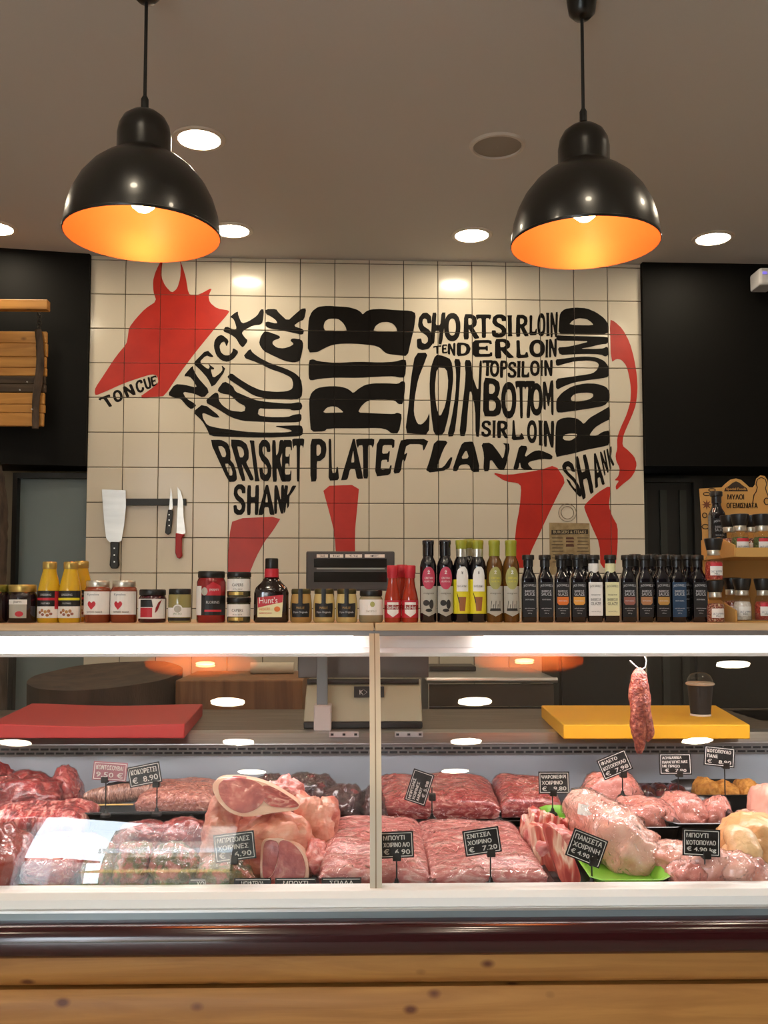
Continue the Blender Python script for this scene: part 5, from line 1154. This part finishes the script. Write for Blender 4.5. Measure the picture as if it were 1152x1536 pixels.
# ------------------------------------------------------------------ meat
MM = dict(
    pork=nmat('pork_pink', [(.30, S(184, 92, 90)), (.50, S(212, 126, 120)), (.72, S(240, 198, 188))], 26, 4, 1.2, rough=.42, coat=.35, bump=.12, bscale=60, stretch=(1, 2.4, 2.4)),
    porkred=nmat('pork_red', [(.30, S(132, 34, 38)), (.52, S(172, 64, 62)), (.72, S(220, 160, 146))], 30, 4, 1.8, rough=.36, coat=.5, bump=.15, bscale=60, stretch=(1, 2.2, 2.2)),
    loin=nmat('loin_lean', [(.3, S(152, 62, 64)), (.58, S(190, 98, 92)), (.78, S(226, 164, 150))], 30, 4, 1.2, rough=.4, coat=.35, bump=.1, bscale=90),
    skin=nmat('pork_skin', [(.28, S(196, 98, 84)), (.48, S(222, 146, 124)), (.74, S(240, 190, 168))], 15, 5, .9, rough=.42, coat=.3, bump=.3, bscale=55, stretch=(1, 1.6, 2.2)),
    fat=nmat('pork_fat', [(.3, S(226, 172, 146)), (.7, S(238, 204, 180))], 20, 3, rough=.4, coat=.2, bump=.1, bscale=60),
    beef=nmat('beef_red', [(.32, S(94, 14, 18)), (.55, S(146, 34, 36)), (.74, S(200, 116, 106))], 24, 4, 1.6, rough=.34, coat=.5, bump=.15, bscale=50, stretch=(1, 2, 2)),
    liver=nmat('veal_orange_red', [(.3, S(136, 34, 26)), (.7, S(172, 60, 42))], 9, 3, rough=.3, coat=.6, bump=.1, bscale=30),
    ribs=nmat('rib_stripes', [(.36, S(116, 18, 24)), (.52, S(176, 44, 42)), (.66, S(228, 160, 146))], 20, 2, .6, rough=.32, coat=.6, bump=.2, bscale=40, stretch=(4, 1, 1)),
    dark=nmat('vacuum_dark', [(.3, S(36, 14, 20)), (.6, S(76, 32, 38)), (.76, S(140, 62, 64))], 16, 3, 1.4, rough=.25, coat=.7, bump=.3, bscale=30),
    mince=nmat('mince', [(.34, S(156, 84, 72)), (.6, S(192, 124, 104)), (.75, S(216, 170, 148))], 110, 2, rough=.5, coat=.3, bump=.6, bscale=130),
    herb=nmat('herb_coat', [(.36, S(70, 76, 36)), (.48, S(118, 106, 56)), (.58, S(178, 100, 84)), (.74, S(216, 150, 134))], 34, 5, 1.0, rough=.5, coat=.3, bump=.5, bscale=90),
    chicken=nmat('chicken_pink', [(.3, S(222, 142, 126)), (.7, S(240, 190, 172))], 13, 3, .6, rough=.36, coat=.5, bump=.12, bscale=40),
    breast=nmat('chicken_breast', [(.3, S(214, 122, 110)), (.7, S(236, 162, 148))], 14, 3, .8, rough=.34, coat=.5, bump=.1, bscale=40, stretch=(1, 2, 2)),
    yellow=nmat('chicken_yellow', [(.3, S(218, 160, 104)), (.7, S(238, 200, 150))], 10, 3, .6, rough=.4, coat=.45, bump=.25, bscale=90),
    breaded=nmat('breaded_gold', [(.3, S(168, 104, 34)), (.7, S(214, 154, 70))], 60, 3, rough=.7, bump=.6, bscale=140),
    kokor=nmat('kokoretsi', [(.34, S(96, 60, 50)), (.55, S(150, 108, 92)), (.7, S(196, 164, 146))], 40, 3, 2, rough=.4, coat=.4, bump=.6, bscale=60, stretch=(3, 1, 1)),
    belly=nmat('belly_layers', [(.38, S(172, 56, 52)), (.47, S(206, 100, 84)), (.54, S(238, 200, 178)), (.66, S(190, 78, 68))], 14, 2, .5, rough=.36, coat=.45, bump=.12, bscale=50, stretch=(3.2, 1, .5)),
)
FILM = clear('cling_film', (.98, .98, .98), 1.5, .12, bump=1.0, bscale=55)
FILM2 = clear('cling_film_tight', (.98, .98, .98), 1.45, .12, bump=.8, bscale=55)
TRAYB = mat('tray_black', S(20, 20, 22), .3, coat=.3)
TRAYG = mat('tray_green', S(128, 190, 60), .4)
def lump(w, d, h, seed, amp=.16, exp=2.4, n=52, m=30, fr=2.2, flat=.42):
    """a rounded piece of meat, flat underneath, base at z=0"""
    vs = []
    for j in range(m + 1):
        ph = -math.pi / 2 + math.pi * j / m
        for i in range(n):
            th = 2 * math.pi * i / n
            c, s2 = math.cos(th), math.sin(th)
            k = (abs(c) ** exp + abs(s2) ** exp) ** (-1 / exp)
            cp_, sp2 = math.cos(ph), math.sin(ph)
            kk = (abs(cp_) ** exp + abs(sp2) ** exp) ** (-1 / exp)
            v = Vector((c * k * cp_ * kk, s2 * k * cp_ * kk, sp2 * kk))
            g = 1 + amp * noise.noise(v * fr * .6 + Vector((seed * 7.3, seed, 0))) + amp * .6 * noise.noise(v * fr * 1.5 + Vector((0, seed * 5.1, seed))) + amp * .22 * noise.noise(v * fr * 3.6 + Vector((seed, 0, seed * 2.9)))
            g -= amp * .5 * max(0, .12 - abs(noise.noise(v * fr * .9 + Vector((seed * 1.7, 3, 0))))) / .12
            v = v * g
            z = max(v.z, -flat)
            vs.append((v.x * w / 2, v.y * d / 2, (z + flat) / (1 + flat) * h))
    fs = [(j * n + i, j * n + (i + 1) % n, (j + 1) * n + (i + 1) % n, (j + 1) * n + i) for j in range(m) for i in range(n)]
    return MB().add(vs, fs)
def meat(name, label, x0, x1, ytop, Y, d, m, seed, zb=None, cat='meat', amp=.16, exp=2.4, rz=0, tilt=0, roll=0, film=None, group=None, fr=2.2):
    k = px(Y); w = (x1 - x0) * k; zb = deck(Y) if zb is None else zb
    zt = at((x0 + x1) / 2, ytop, Y).z; h = max(zt - zb, .015)
    c = at((x0 + x1) / 2, ytop, Y)
    t = thing(name, label, cat, (c.x, Y, zb), rz, group)
    t.rotation_euler = (tilt, roll, rz)
    part('flesh', lump(w, d, h, seed, amp, exp, fr=fr), m, t, 70)
    if film:
        mb = lump(w * 1.03, d * 1.03, h * 1.02, seed, amp, exp, fr=fr)
        part('cling_film', mb, film, t, 70)
    return t
def slab(name, label, x0, x1, Yf, Yb, th, m, seed, cat='meat', film=FILM, back=None, zf=0, amp=.05, th2=None, group=None, skew=0, ridge=.16):
    """a flat pack of sliced meat lying on the deck; x in pixels at the front edge"""
    a, b = at(x0, 1300, Yf).x, at(x1, 1300, Yf).x
    n, mm = 44, 40; th2 = th if th2 is None else th2
    cx, cy = (a + b) / 2, (Yf + Yb) / 2; zb = deck(Yf) + zf
    def build(grow):
        vs = []
        for j in range(mm + 1):
            for i in range(n + 1):
                u, v = i / n, j / mm
                x = a + (b - a) * u - cx; y = Yf + (Yb - Yf) * v - cy
                x += skew * v
                e = min(1, (1 - abs(2 * u - 1) ** 6)) ** .5 * min(1, (1 - abs(2 * v - 1) ** 5)) ** .5
                t_ = (th * (1 - v) + th2 * v)
                z = t_ * (.45 + .55 * e) * (1 + amp * 3 * noise.noise(Vector((x * 16, y * 16, seed * 3.7)))) * (1 + ridge * (((v * 5 + .5 * noise.noise(Vector((x * 9, y * 5, seed)))) % 1) - .5) * min(1, 6 * u, 6 - 6 * u, 8 * v, 8 - 8 * v)) + (deck(Yf + (Yb - Yf) * v) - deck(Yf))
                x *= 1 + .04 * noise.noise(Vector((u * 3, v * 6, seed)))
                vs.append((x * grow, y * grow, z * (1 + (grow - 1) * 1.2) + (grow - 1) * .05))
        N = len(vs)
        vs += [(v[0] * .96, v[1] * .96, 0 if True else 0) for v in vs]
        W_ = n + 1
        fs = [(j * W_ + i, j * W_ + i + 1, (j + 1) * W_ + i + 1, (j + 1) * W_ + i) for j in range(mm) for i in range(n)]
        rim = [i for i in range(W_)] + [j * W_ + n for j in range(1, mm + 1)] + [mm * W_ + i for i in range(n - 1, -1, -1)] + [j * W_ for j in range(mm - 1, 0, -1)]
        fs += [(rim[i], N + rim[i], N + rim[(i + 1) % len(rim)], rim[(i + 1) % len(rim)]) for i in range(len(rim))]
        fs += [(N + j * W_ + i, N + (j + 1) * W_ + i, N + (j + 1) * W_ + i + 1, N + j * W_ + i + 1) for j in range(mm) for i in range(n)]
        return MB().add(vs, fs)
    t = thing(name, label, cat, (cx, cy, zb), 0, group)
    part('slices', build(1.0), m, t, 60)
    if film: part('cling_film', build(1.012), film, t, 60)
    return t
def tray(label, x0, x1, Yf, Yb, h, m=TRAYB, zf=0, flare=.012, tilt=0, group='foam meat trays'):
    """open foam tray with flared rim standing on the deck"""
    a, b = at(x0, 1230, Yf).x, at(x1, 1230, Yf).x
    zb = deck((Yf + Yb) / 2) + zf + .0005
    w, d = (b - a) / 2, (Yb - Yf) / 2
    t_ = .003
    def ring(g, z): return [(g * sx + (w) * sx * 0 + 0, 0, 0) for sx in ()]
    rows = []
    for (g, z) in ((-flare, 0), (0, h * .9), (.006, h), (.004, h + .0015), (-.003, h * .9), (-flare - t_, t_)):
        c = .02
        W_, D_ = w + g, d + g
        rows.append([(-W_ + c, -D_, z), (W_ - c, -D_, z), (W_, -D_ + c, z), (W_, D_ - c, z), (W_ - c, D_, z), (-W_ + c, D_, z), (-W_, D_ - c, z), (-W_, -D_ + c, z)])
    vs = [v for r in rows for v in r]; n = 8
    fs = [(j * n + i, j * n + (i + 1) % n, (j + 1) * n + (i + 1) % n, (j + 1) * n + i) for j in range(len(rows) - 1) for i in range(n)]
    fs += [tuple(range(n - 1, -1, -1)), tuple((len(rows) - 1) * n + i for i in range(n))]
    o = whole('meat_tray', MB().add(vs, fs), m, label, 'tray', group, smooth=35, loc=(0, 0, 0))
    o.location = ((a + b) / 2, (Yf + Yb) / 2, zb)
    o.rotation_euler = (math.atan2(DZ1 - DZ0, DY1 - DY0) + tilt, 0, 0)
    return o
def chop(name, label, outline, lean, Y, th, lean_k, m_fat, m_lean, leanback=.5, extra=None, cat='meat'):
    """a cut slice: outline and lean muscle given as seen in the photo, standing in the plane at distance Y and leaning back"""
    c = at(sum(p[0] for p in outline) / len(outline), max(p[1] for p in outline), Y)
    def to(p): q = at(p[0], p[1], Y); return (q.x - c.x, q.z - c.z)
    t = thing(name, label, cat, c)
    def sl_(pts, d0, d1, bulge_=0):
        if bulge_:
            mx, my = sum(p[0] for p in pts) / len(pts), sum(p[1] for p in pts) / len(pts)
            pts = [(mx + (p[0] - mx) * bulge_, my + (p[1] - my) * bulge_) for p in pts]
        pts = roundoff(roundoff(pts, .22), .25)
        mb = MB().prism([to(p) for p in pts], d0, d1)
        mb.v = [(v[0], v[1] + v[2] * leanback + .004 * noise.noise(Vector((v[0] * 20, v[2] * 20, 1))), v[2]) for v in mb.v]
        return mb
    part('fat_rim', sl_(outline, 0, th), m_fat, t, 50, bevel=.003)
    for i, l in enumerate(lean):
        part('lean', sl_(l, -.0022, th * .6, lean_k), m_lean if not isinstance(m_lean, list) else m_lean[i], t, 50)
    return t

# left: red ribs and joints at the back, trays of skewers and mince
meat('beef_joint', 'large red joint of meat at the far left of the back row', -30, 96, 1160, 2.52, .2, MM['beef'], 3, amp=.2, film=FILM2)
meat('beef_joint', 'dark red meat piece behind the left ribs', -30, 22, 1146, 2.66, .1, MM['beef'], 13, amp=.2)
meat('beef_joint', 'small reddish joint standing beside the skewer tray', 74, 122, 1154, 2.58, .12, MM['porkred'], 5, amp=.18, film=FILM2)
slab('rib_rack', 'rack of red ribs with bright orange fat, wrapped in film', -40, 122, 2.30, 2.46, .05, MM['ribs'], 4, zf=.012)
tray('black foam tray under the left rib rack', -45, 128, 2.28, 2.47, .018)
tray('black foam tray holding the skewered roll and the mince', 118, 318, 2.36, 2.66, .05)
kz = deck(2.5) + .052
t = thing('skewered_roll', 'grey-brown skewered offal roll behind the left price cards', 'meat', (at(185, 1195, 2.5).x, 2.5, kz - .02))
part('roll', limb([(at(x, 1195, 2.5).x - t.location.x, yy, .022 + zz_) for x, yy, zz_ in ((128, -.02, 0), (140, -.012, 0), (165, 0, .002), (200, .012, .006), (232, .02, .008), (246, .024, .008))], [.006, .021, .024, .023, .02, .006], 5, .14), MM['kokor'], t, 60)
part('skewer', MB().tube([(at(112, 1200, 2.47).x - t.location.x, -.034, .006), (at(200, 1200, 2.47).x - t.location.x, -.03, .006)], .0022, 8), mat('skewer_wood', S(206, 168, 96), .6), t)
slab('mince_block', 'flat block of coarse pink mince behind the chops', 200, 318, 2.44, 2.62, .045, MM['mince'], 6, zf=.03)
meat('liver_piece', 'smooth orange-red piece of meat at the front left edge', -40, 44, 1243, 2.02, .2, MM['liver'], 8, amp=.2, film=FILM2)
meat('stuffed_roll', 'wrapped red roast beside the orange-red piece at front left', 36, 128, 1270, 2.02, .14, MM['porkred'], 9, amp=.14, film=FILM)
for i, (a, b, yt, lb) in enumerate(((126, 178, 1268, 'herb-coated pork piece next to the wrapped red roast'), (172, 232, 1262, 'herb-coated pork piece, second of the four at the front'), (226, 300, 1266, 'herb-coated pork piece, third of the four at the front'), (296, 380, 1282, 'herb-coated pork piece next to the ham slice'))):
    meat('herbed_pork', lb, a, b, yt, 2.0, .12, MM['herb'], 20 + i, amp=.22, film=FILM, group='herb-coated pork pieces')
meat('beef_roast', 'dark red roast behind the herb pieces, left one', 172, 258, 1234, 2.2, .14, MM['beef'], 30, amp=.16, film=FILM2)
meat('beef_roast', 'dark red roast tucked against the pile of chops', 238, 318, 1228, 2.22, .14, MM['beef'], 31, amp=.18, film=FILM2)
meat('beef_roast', 'red roast lying behind the wrapped roast at front left', 40, 165, 1250, 2.16, .12, MM['beef'], 33, amp=.14, film=FILM)
# pile of pork chops
zq = lambda x, y, Y: at(x, y, Y).z
meat('pork_chunk', 'pale pork chunk with rind at the left of the chop pile', 297, 368, 1193, 2.14, .12, MM['skin'], 40, amp=.28, roll=.12)
meat('pork_chunk', 'pork hunk with pale rind at the right of the chop pile', 436, 508, 1190, 2.19, .16, MM['skin'], 41, amp=.28, exp=2.6)
meat('pork_chunk', 'folded pork trimming lying on top of the chop pile', 392, 456, 1168, 2.2, .09, MM['pork'], 42, zb=zq(420, 1205, 2.2), amp=.3, roll=-.2)
meat('ham_joint', 'ham joint with orange-pink rind in the middle of the pile', 352, 470, 1222, 2.09, .13, MM['skin'], 43, amp=.2, exp=2.8)
chop('pork_chop', 'large loin chop with pale fat edge on top of the pile', [(312, 1184), (322, 1174), (345, 1173), (375, 1176), (398, 1182), (420, 1192), (450, 1208), (446, 1217), (418, 1219), (385, 1224), (362, 1226), (340, 1218), (322, 1203)],
     [[(326, 1184), (340, 1175), (372, 1178), (390, 1187), (392, 1202), (382, 1213), (364, 1219), (345, 1212), (331, 1199)], [(392, 1184), (412, 1189), (446, 1208), (440, 1212), (408, 1211), (395, 1204)]], 2.055, .03, 1.13, MM['fat'], [MM['loin'], MM['porkred']], .75)
chop('ham_slice', 'cut face of a ham with dark pink lean and white rind at the front', [(390, 1268), (398, 1262), (424, 1262), (446, 1272), (460, 1290), (464, 1312), (460, 1330), (430, 1332), (392, 1332), (389, 1300)],
     [[(394, 1270), (404, 1266), (416, 1270), (415, 1292), (408, 1312), (394, 1318)], [(417, 1268), (434, 1270), (450, 1286), (456, 1306), (450, 1327), (420, 1329), (400, 1328), (396, 1322), (410, 1314), (418, 1294)]], 2.0, .06, 1.11, MM['fat'], [MM['loin'], MM['loin']], .28)
meat('pork_chunk', 'pink pork slice wedged between the ham slice and wrapped pork', 448, 492, 1262, 2.08, .12, MM['pork'], 45, amp=.2)
# vacuum-packed dark meat behind the pile
for i, (a, b, yt, Y, lb) in enumerate(((370, 438, 1163, 2.52, 'dark vacuum-packed meat behind the chop pile, left one'), (428, 502, 1160, 2.55, 'dark vacuum-packed meat behind the chop pile, middle one'), (488, 546, 1176, 2.42, 'dark vacuum-packed meat beside the left side of the post'), (538, 580, 1184, 2.44, 'dark vacuum-packed meat partly hidden by the glass post'))):
    meat('vacuum_pack', lb, a, b, yt, Y, .16, MM['dark'], 50 + i, amp=.2, film=FILM2, group='vacuum packs')
# flat wrapped packs
slab('pork_pack', 'flat film-wrapped pork pack with sliced leg, behind the post', 478, 646, 1.975, 2.3, .05, MM['pork'], 60, th2=.07)
slab('pork_pack', 'flat film-wrapped pork schnitzel pack in the middle of the counter', 644, 822, 1.975, 2.3, .045, MM['pork'], 61, th2=.062, skew=-.02)
slab('pork_pack', 'film-wrapped red neck chop pack in the back row', 562, 752, 2.41, 2.62, .055, MM['porkred'], 62, zf=.016, th2=.075)
slab('pork_pack', 'film-wrapped tenderloin pack in the back row by the belly', 752, 846, 2.42, 2.62, .05, MM['porkred'], 63, zf=.016, th2=.07)
tray('black foam tray under the neck chop pack', 556, 748, 2.38, 2.64, .018)
tray('black foam tray under the tenderloin pack', 752, 850, 2.39, 2.64, .018)
tray('black foam tray under the wrapped leg pack', 470, 644, 1.955, 2.31, .010)
tray('black foam tray under the schnitzel pack', 648, 830, 1.955, 2.31, .010)
# belly slices
meat('belly_slice', 'curled belly slice on top beside the wrapped schnitzel', 778, 850, 1216, 2.2, .09, MM['belly'], 70, amp=.3, group='pork belly slices', roll=.15)
for i, (pts, Y, lb) in enumerate(((((800, 1252), (815, 1246), (832, 1262), (846, 1300), (852, 1326), (824, 1328), (806, 1300)), 2.06, 'striped pork belly slice leaning behind the front one'),
                                  (((822, 1248), (842, 1252), (862, 1282), (874, 1318), (868, 1328), (842, 1328), (834, 1296)), 2.0, 'striped pork belly slice leaning at the front of the belly pile'))):
    chop('belly_slice', lb, [tuple(p) for p in pts], [], Y, .035, .8, MM['belly'], MM['belly'], .55)
meat('belly_slice', 'pale belly chunk behind the leaning belly slices', 786, 862, 1236, 2.14, .1, MM['pork'], 73, amp=.25)
# chicken and other pale meat at the right
wr = thing('wrapped_poultry', 'large film-wrapped pale poultry piece on the green tray', 'meat', (at(930, 1320, 2.1).x, 2.1, deck(2.0)))
lc = wr.location
part('flesh', limb([at(x, y, Y) - lc for x, y, Y in ((852, 1196, 2.26), (872, 1212, 2.24), (900, 1240, 2.18), (928, 1262, 2.12), (956, 1287, 2.08), (982, 1308, 2.045))], [.022, .046, .062, .066, .060, .03], 7, .26, 28), MM['chicken'], wr, 70)
part('cling_film', limb([at(x, y, Y) - lc for x, y, Y in ((850, 1195, 2.26), (872, 1211, 2.24), (900, 1239, 2.18), (928, 1261, 2.12), (956, 1286, 2.08), (985, 1310, 2.04))], [.026, .049, .065, .069, .063, .033], 7, .26, 28), FILM, wr, 70)
p_ = at(880, 1212, 2.155); part('price_label', MB().add([(-.022, -.004, -.012), (.02, -.008, -.02), (.026, .006, .0), (-.016, .010, .008)], [(0, 1, 2, 3)]), PM['white'], wr).location = p_ - lc
tray('green foam tray at the front under the wrapped poultry', 890, 1003, 1.95, 2.13, .024, TRAYG)
tray('green foam tray corner behind the belly slices', 822, 862, 2.3, 2.4, .05, TRAYG)
meat('chicken_fillet', 'raw chicken fillet in the back row under the tilted card', 868, 962, 1160, 2.5, .12, MM['breast'], 80, amp=.2, film=FILM2)
meat('chicken_fillet', 'raw chicken fillet heaped in the black tray beside the poultry', 908, 1012, 1198, 2.31, .12, MM['breast'], 81, amp=.14, film=FILM, exp=3)
meat('chicken_fillet', 'long pale chicken fillet on the deep black tray, left end', 982, 1058, 1190, 2.36, .12, MM['breast'], 82, amp=.14, film=FILM)
meat('chicken_fillet', 'pale chicken fillet on the deep black tray, right end', 1046, 1098, 1195, 2.36, .1, MM['breast'], 83, amp=.16, film=FILM)
tray('black foam tray under the heaped chicken fillet', 908, 1024, 2.20, 2.42, .055)
tray('deep black foam tray under the two pale fillets', 1006, 1118, 2.21, 2.44, .06)
tray('black foam tray of sausages at the back', 952, 1040, 2.5, 2.66, .04)
tray('black foam tray of breaded chicken at the back right', 1036, 1150, 2.5, 2.66, .05)
for i, (x, yt) in enumerate(((968, 1176), (990, 1174), (1014, 1176))):
    meat('sausage_link', ['dark sausage link at the left of the sausage tray', 'dark sausage link in the middle of the sausage tray', 'dark sausage link at the right of the sausage tray'][i], x - 14, x + 14, yt, 2.57, .12, MM['dark'], 90 + i, amp=.1, cat='sausage', group='sausages in the back tray', zb=deck(2.57) + .008)
for i, (x, yt, lb) in enumerate(((1058, 1168, 'breaded chicken piece at the left of the back tray'), (1088, 1172, 'breaded chicken piece in the middle of the back tray'), (1120, 1168, 'breaded chicken piece at the right of the back tray'))):
    meat('breaded_chicken', lb, x - 18, x + 18, yt, 2.57, .12, MM['breaded'], 95 + i, amp=.2, group='breaded chicken pieces', zb=deck(2.57) + .008)
meat('chicken_thigh', 'pale chicken thigh at the front beside the green tray', 972, 1062, 1264, 2.06, .13, MM['chicken'], 100, amp=.16, film=FILM2, group='chicken thighs')
meat('chicken_thigh', 'chicken thigh with skin at the front under its price card', 1020, 1108, 1272, 2.0, .10, MM['chicken'], 101, amp=.18, film=FILM, group='chicken thighs')
meat('chicken_thigh', 'large chicken thigh lying at the front right', 1066, 1150, 1276, 1.99, .11, MM['chicken'], 102, amp=.16, film=FILM, group='chicken thighs')
meat('chicken_thigh', 'small pinkish chicken thigh at the front, left of its price card', 1000, 1060, 1290, 1.985, .08, MM['breast'], 103, amp=.18, film=FILM, group='chicken thighs')
wc = thing('whole_chicken', 'whole pale yellow chicken at the right edge of the counter', 'chicken', (at(1130, 1320, 2.14).x, 2.14, deck(2.14)))
lc = wc.location
bod = lump(.16, .2, zq(1130, 1228, 2.1) - deck(2.14), 110, .14, 2.3); part('body', bod, MM['yellow'], wc, 70)
part('drumstick', limb([at(x, y, Y) - lc for x, y, Y in ((1092, 1250, 2.06), (1110, 1262, 2.03), (1124, 1290, 2.0), (1140, 1306, 1.99))], [.016, .034, .034, .012], 3, .1), MM['yellow'], wc, 70)
part('drumstick', limb([at(x, y, Y) - lc for x, y, Y in ((1090, 1270, 2.06), (1102, 1284, 2.04), (1118, 1298, 2.01))], [.014, .03, .014], 8, .1), MM['yellow'], wc, 70)
meat('chicken_breast', 'pale breast resting behind the whole chicken', 1096, 1166, 1216, 2.3, .12, MM['chicken'], 112, amp=.14, film=FILM2)
meat('raised_chicken', 'pink raised chicken quarter at the right edge above the whole chicken', 1124, 1172, 1176, 2.32, .1, MM['chicken'], 113, amp=.12)

# ------------------------------------------------------------------ price cards
cardm = mat('chalk_card', S(26, 26, 28), .35); chalk = mat('chalk_white', S(236, 232, 224), .7)
def card(cx, cy, w, h, rot, lines, Y, stem, label, tint=None):
    """cx, cy, w, h in pixels; rot in degrees; stem (x, y) is where the clip foot stands"""
    k = px(Y); c = at(cx, cy, Y); ft = at(stem[0], stem[1], Y + .012)
    t = thing('price_card', label, 'price card', (ft.x, ft.y, ft.z), 0, 'chalk price cards')
    b = link('card', None, t); bpy.data.objects.remove(b)
    mb = MB().box(-w / 2 * k, w / 2 * k, -.0008, .0008, -h / 2 * k, h / 2 * k)
    o = part('card', mb, tint or cardm, t); o.location = c - t.location; o.rotation_euler = (-.08, R(-rot), 0)
    e = .0012; W_, H_ = w / 2 * k - .0035, h / 2 * k - .0035
    fr = MB()
    for (x0, x1, z0, z1) in ((-W_, W_, H_ - e / 2, H_ + e / 2), (-W_, W_, -H_ - e / 2, -H_ + e / 2), (-W_ - e / 2, -W_ + e / 2, -H_, H_), (W_ - e / 2, W_ + e / 2, -H_, H_)):
        fr.box(x0, x1, -.0012, -.0007, z0, z1)
    part('border', fr, chalk, o)
    n = len(lines); row = 2 * (H_ - .002) / n
    for i, s in enumerate(lines):
        z = H_ - .002 - row * (i + .5)
        last = i == n - 1
        wd = min(2 * W_ * .86, (.62 if last else .5) * row * len(s) * 1.05)
        part('chalk_writing', text_mb(s, wd, row * (.74 if last else .64), (-W_ + .004 + wd / 2 if not last else 0, -.0013, z), bold=.0004, rot=random.uniform(-.02, .03)), chalk, o)
    top_ = c - t.location + Vector(((stem[0] - cx) * k * .0, .003, 0))
    cl_x = 0.0
    sx = ft.x
    zc_ = (c.z - t.location.z)
    off = Vector((0, 0, 0))
    part('stem', MB().tube([(0, 0, .004), (0, 0, zc_ * .98)], .0016, 8), M['black_plastic'], t)
    part('clip', MB().box(-.0085, .0085, -.016, .002, zc_ - h * k * .62, zc_ - h * k * .30), M['black_plastic'], t, bevel=.002)
    part('foot', MB().lathe([(.012, -.002), (.011, .004), (.005, .008), (.003, .016)], 14, sq=4), M['black_plastic'], t, 40)
pk = mat('pink_reflection_card', S(150, 90, 100), .3)  # pinkish glass reflection over the card, painted in as its colour
card(165, 1157, 50, 27, -4, ['ΚΟΝΤΟΣΟΥΒΛΙ', '9.50 €'], 2.33, (158, 1224), 'price card reading 9.50 at the back left, painted with a pinkish reflection', pk)
card(217, 1162, 48, 30, 11, ['ΚΟΚΟΡΕΤΣΙ', '€  8.90'], 2.33, (235, 1222), 'black chalk card reading ΚΟΚΟΡΕΤΣΙ 8.90 over the mince')
card(352, 1270, 60, 40, 7, ['ΜΠΡΙΖΟΛΕΣ', 'ΧΟΙΡΙΝΕΣ', '€   6.90'], 1.962, (352, 1330), 'black chalk card reading ΜΠΡΙΖΟΛΕΣ 6.90 in front of the ham slice')
card(629, 1181, 48, 32, 72, ['ΜΠΡΙΖΟΛΕΣ', 'ΧΟΙΡΙΝΕΣ', 'ΛΑΙΜΟΥ', '€ 5.98'], 2.37, (648, 1230), 'black chalk card turned on its side, beside the glass post')
card(831, 1174, 46, 32, 0, ['ΨΑΡΟΝΕΦΡΙ', 'ΧΟΙΡΙΝΟ', '€   9.80'], 2.36, (829, 1222), 'upright black chalk card reading 9.80 above the belly slices')
card(922, 1147, 46, 31, 22, ['ΦΙΛΕΤΟ', 'ΚΟΤΟΠΟΥΛΟ', '€  7.98'], 2.40, (934, 1196), 'tilted black chalk card reading ΦΙΛΕΤΟ 7.98 below the sausage')
card(1013, 1146, 48, 31, 0, ['ΛΟΥΚΑΝΙΚΑ', 'ΠΑΡΑΓΩΓΗΣ ΜΑΣ', 'ΜΕ ΠΡΑΣΟ', '€   7.90'], 2.46, (1018, 1205), 'upright black chalk card reading 7.90 above the sausage tray')
card(1079, 1135, 46, 29, -6, ['ΚΟΤΟΠΟΥΛΟ', 'ΠΑΝΕ', '€   8.90'], 2.46, (1088, 1205), 'black chalk card reading ΚΟΤΟΠΟΥΛΟ ΠΑΝΕ 8.90 below the yellow board')
card(595, 1267, 50, 38, 2, ['ΜΠΟΥΤΙ', 'ΧΟΙΡΙΝΟ Α/Ο', '€  6.90'], 1.958, (595, 1330), 'black chalk card reading 6.90 just right of the glass post')
card(723, 1262, 54, 37, 8, ['ΣΝΙΤΣΕΛ', 'ΧΟΙΡΙΝΟ', '€   7.20'], 1.958, (736, 1328), 'black chalk card reading ΣΝΙΤΣΕΛ 7.20 in front of the schnitzel pack')
card(880, 1272, 54, 42, -22, ['ΠΑΝΣΕΤΑ', 'ΧΟΙΡΙΝΗ', '€ 4.90 kg'], 1.955, (888, 1328), 'tilted black chalk card reading ΠΑΝΣΕΤΑ in front of the poultry')
card(1052, 1264, 56, 39, -3, ['ΜΠΟΥΤΙ', 'ΚΟΤΟΠΟΥΛΟ', '€ 4.90 kg'], 1.952, (1058, 1330), 'black chalk card reading ΜΠΟΥΤΙ ΚΟΤΟΠΟΥΛΟ at the front right')
for (x0, x1, s, lb) in ((282, 340, 'ΧΟΙΡΙΝΟ', 'low black card propped on the sill under the herb pieces'), (350, 406, 'ΜΠΙΦΤΕΚΙΑ', 'low black card propped on the sill left of the ham slice'), (412, 474, 'ΜΠΟΥΤΙ', 'low black card propped on the sill under the ham slice'), (482, 542, 'ΣΠΑΛΑ', 'low black card propped on the sill left of the glass post')):
    Y = 1.938; a, b = at(x0, 1330, Y), at(x1, 1330, Y); zb = deck(Y) + .004
    t = thing('sill_card', lb, 'price card', ((a.x + b.x) / 2, Y, zb), 0, 'low cards on the sill')
    o = part('card', MB().box(-(b.x - a.x) / 2, (b.x - a.x) / 2, 0, .0016, 0, .030), cardm, t); o.rotation_euler = (-.4, 0, 0)
    part('border', MB().box(-(b.x - a.x) / 2 + .003, (b.x - a.x) / 2 - .003, -.0005, 0, .0262, .0272), chalk, o)
    part('chalk_writing', text_mb(s, (b.x - a.x) * .6, .009, (0, -.0006, .0195)), chalk, o)
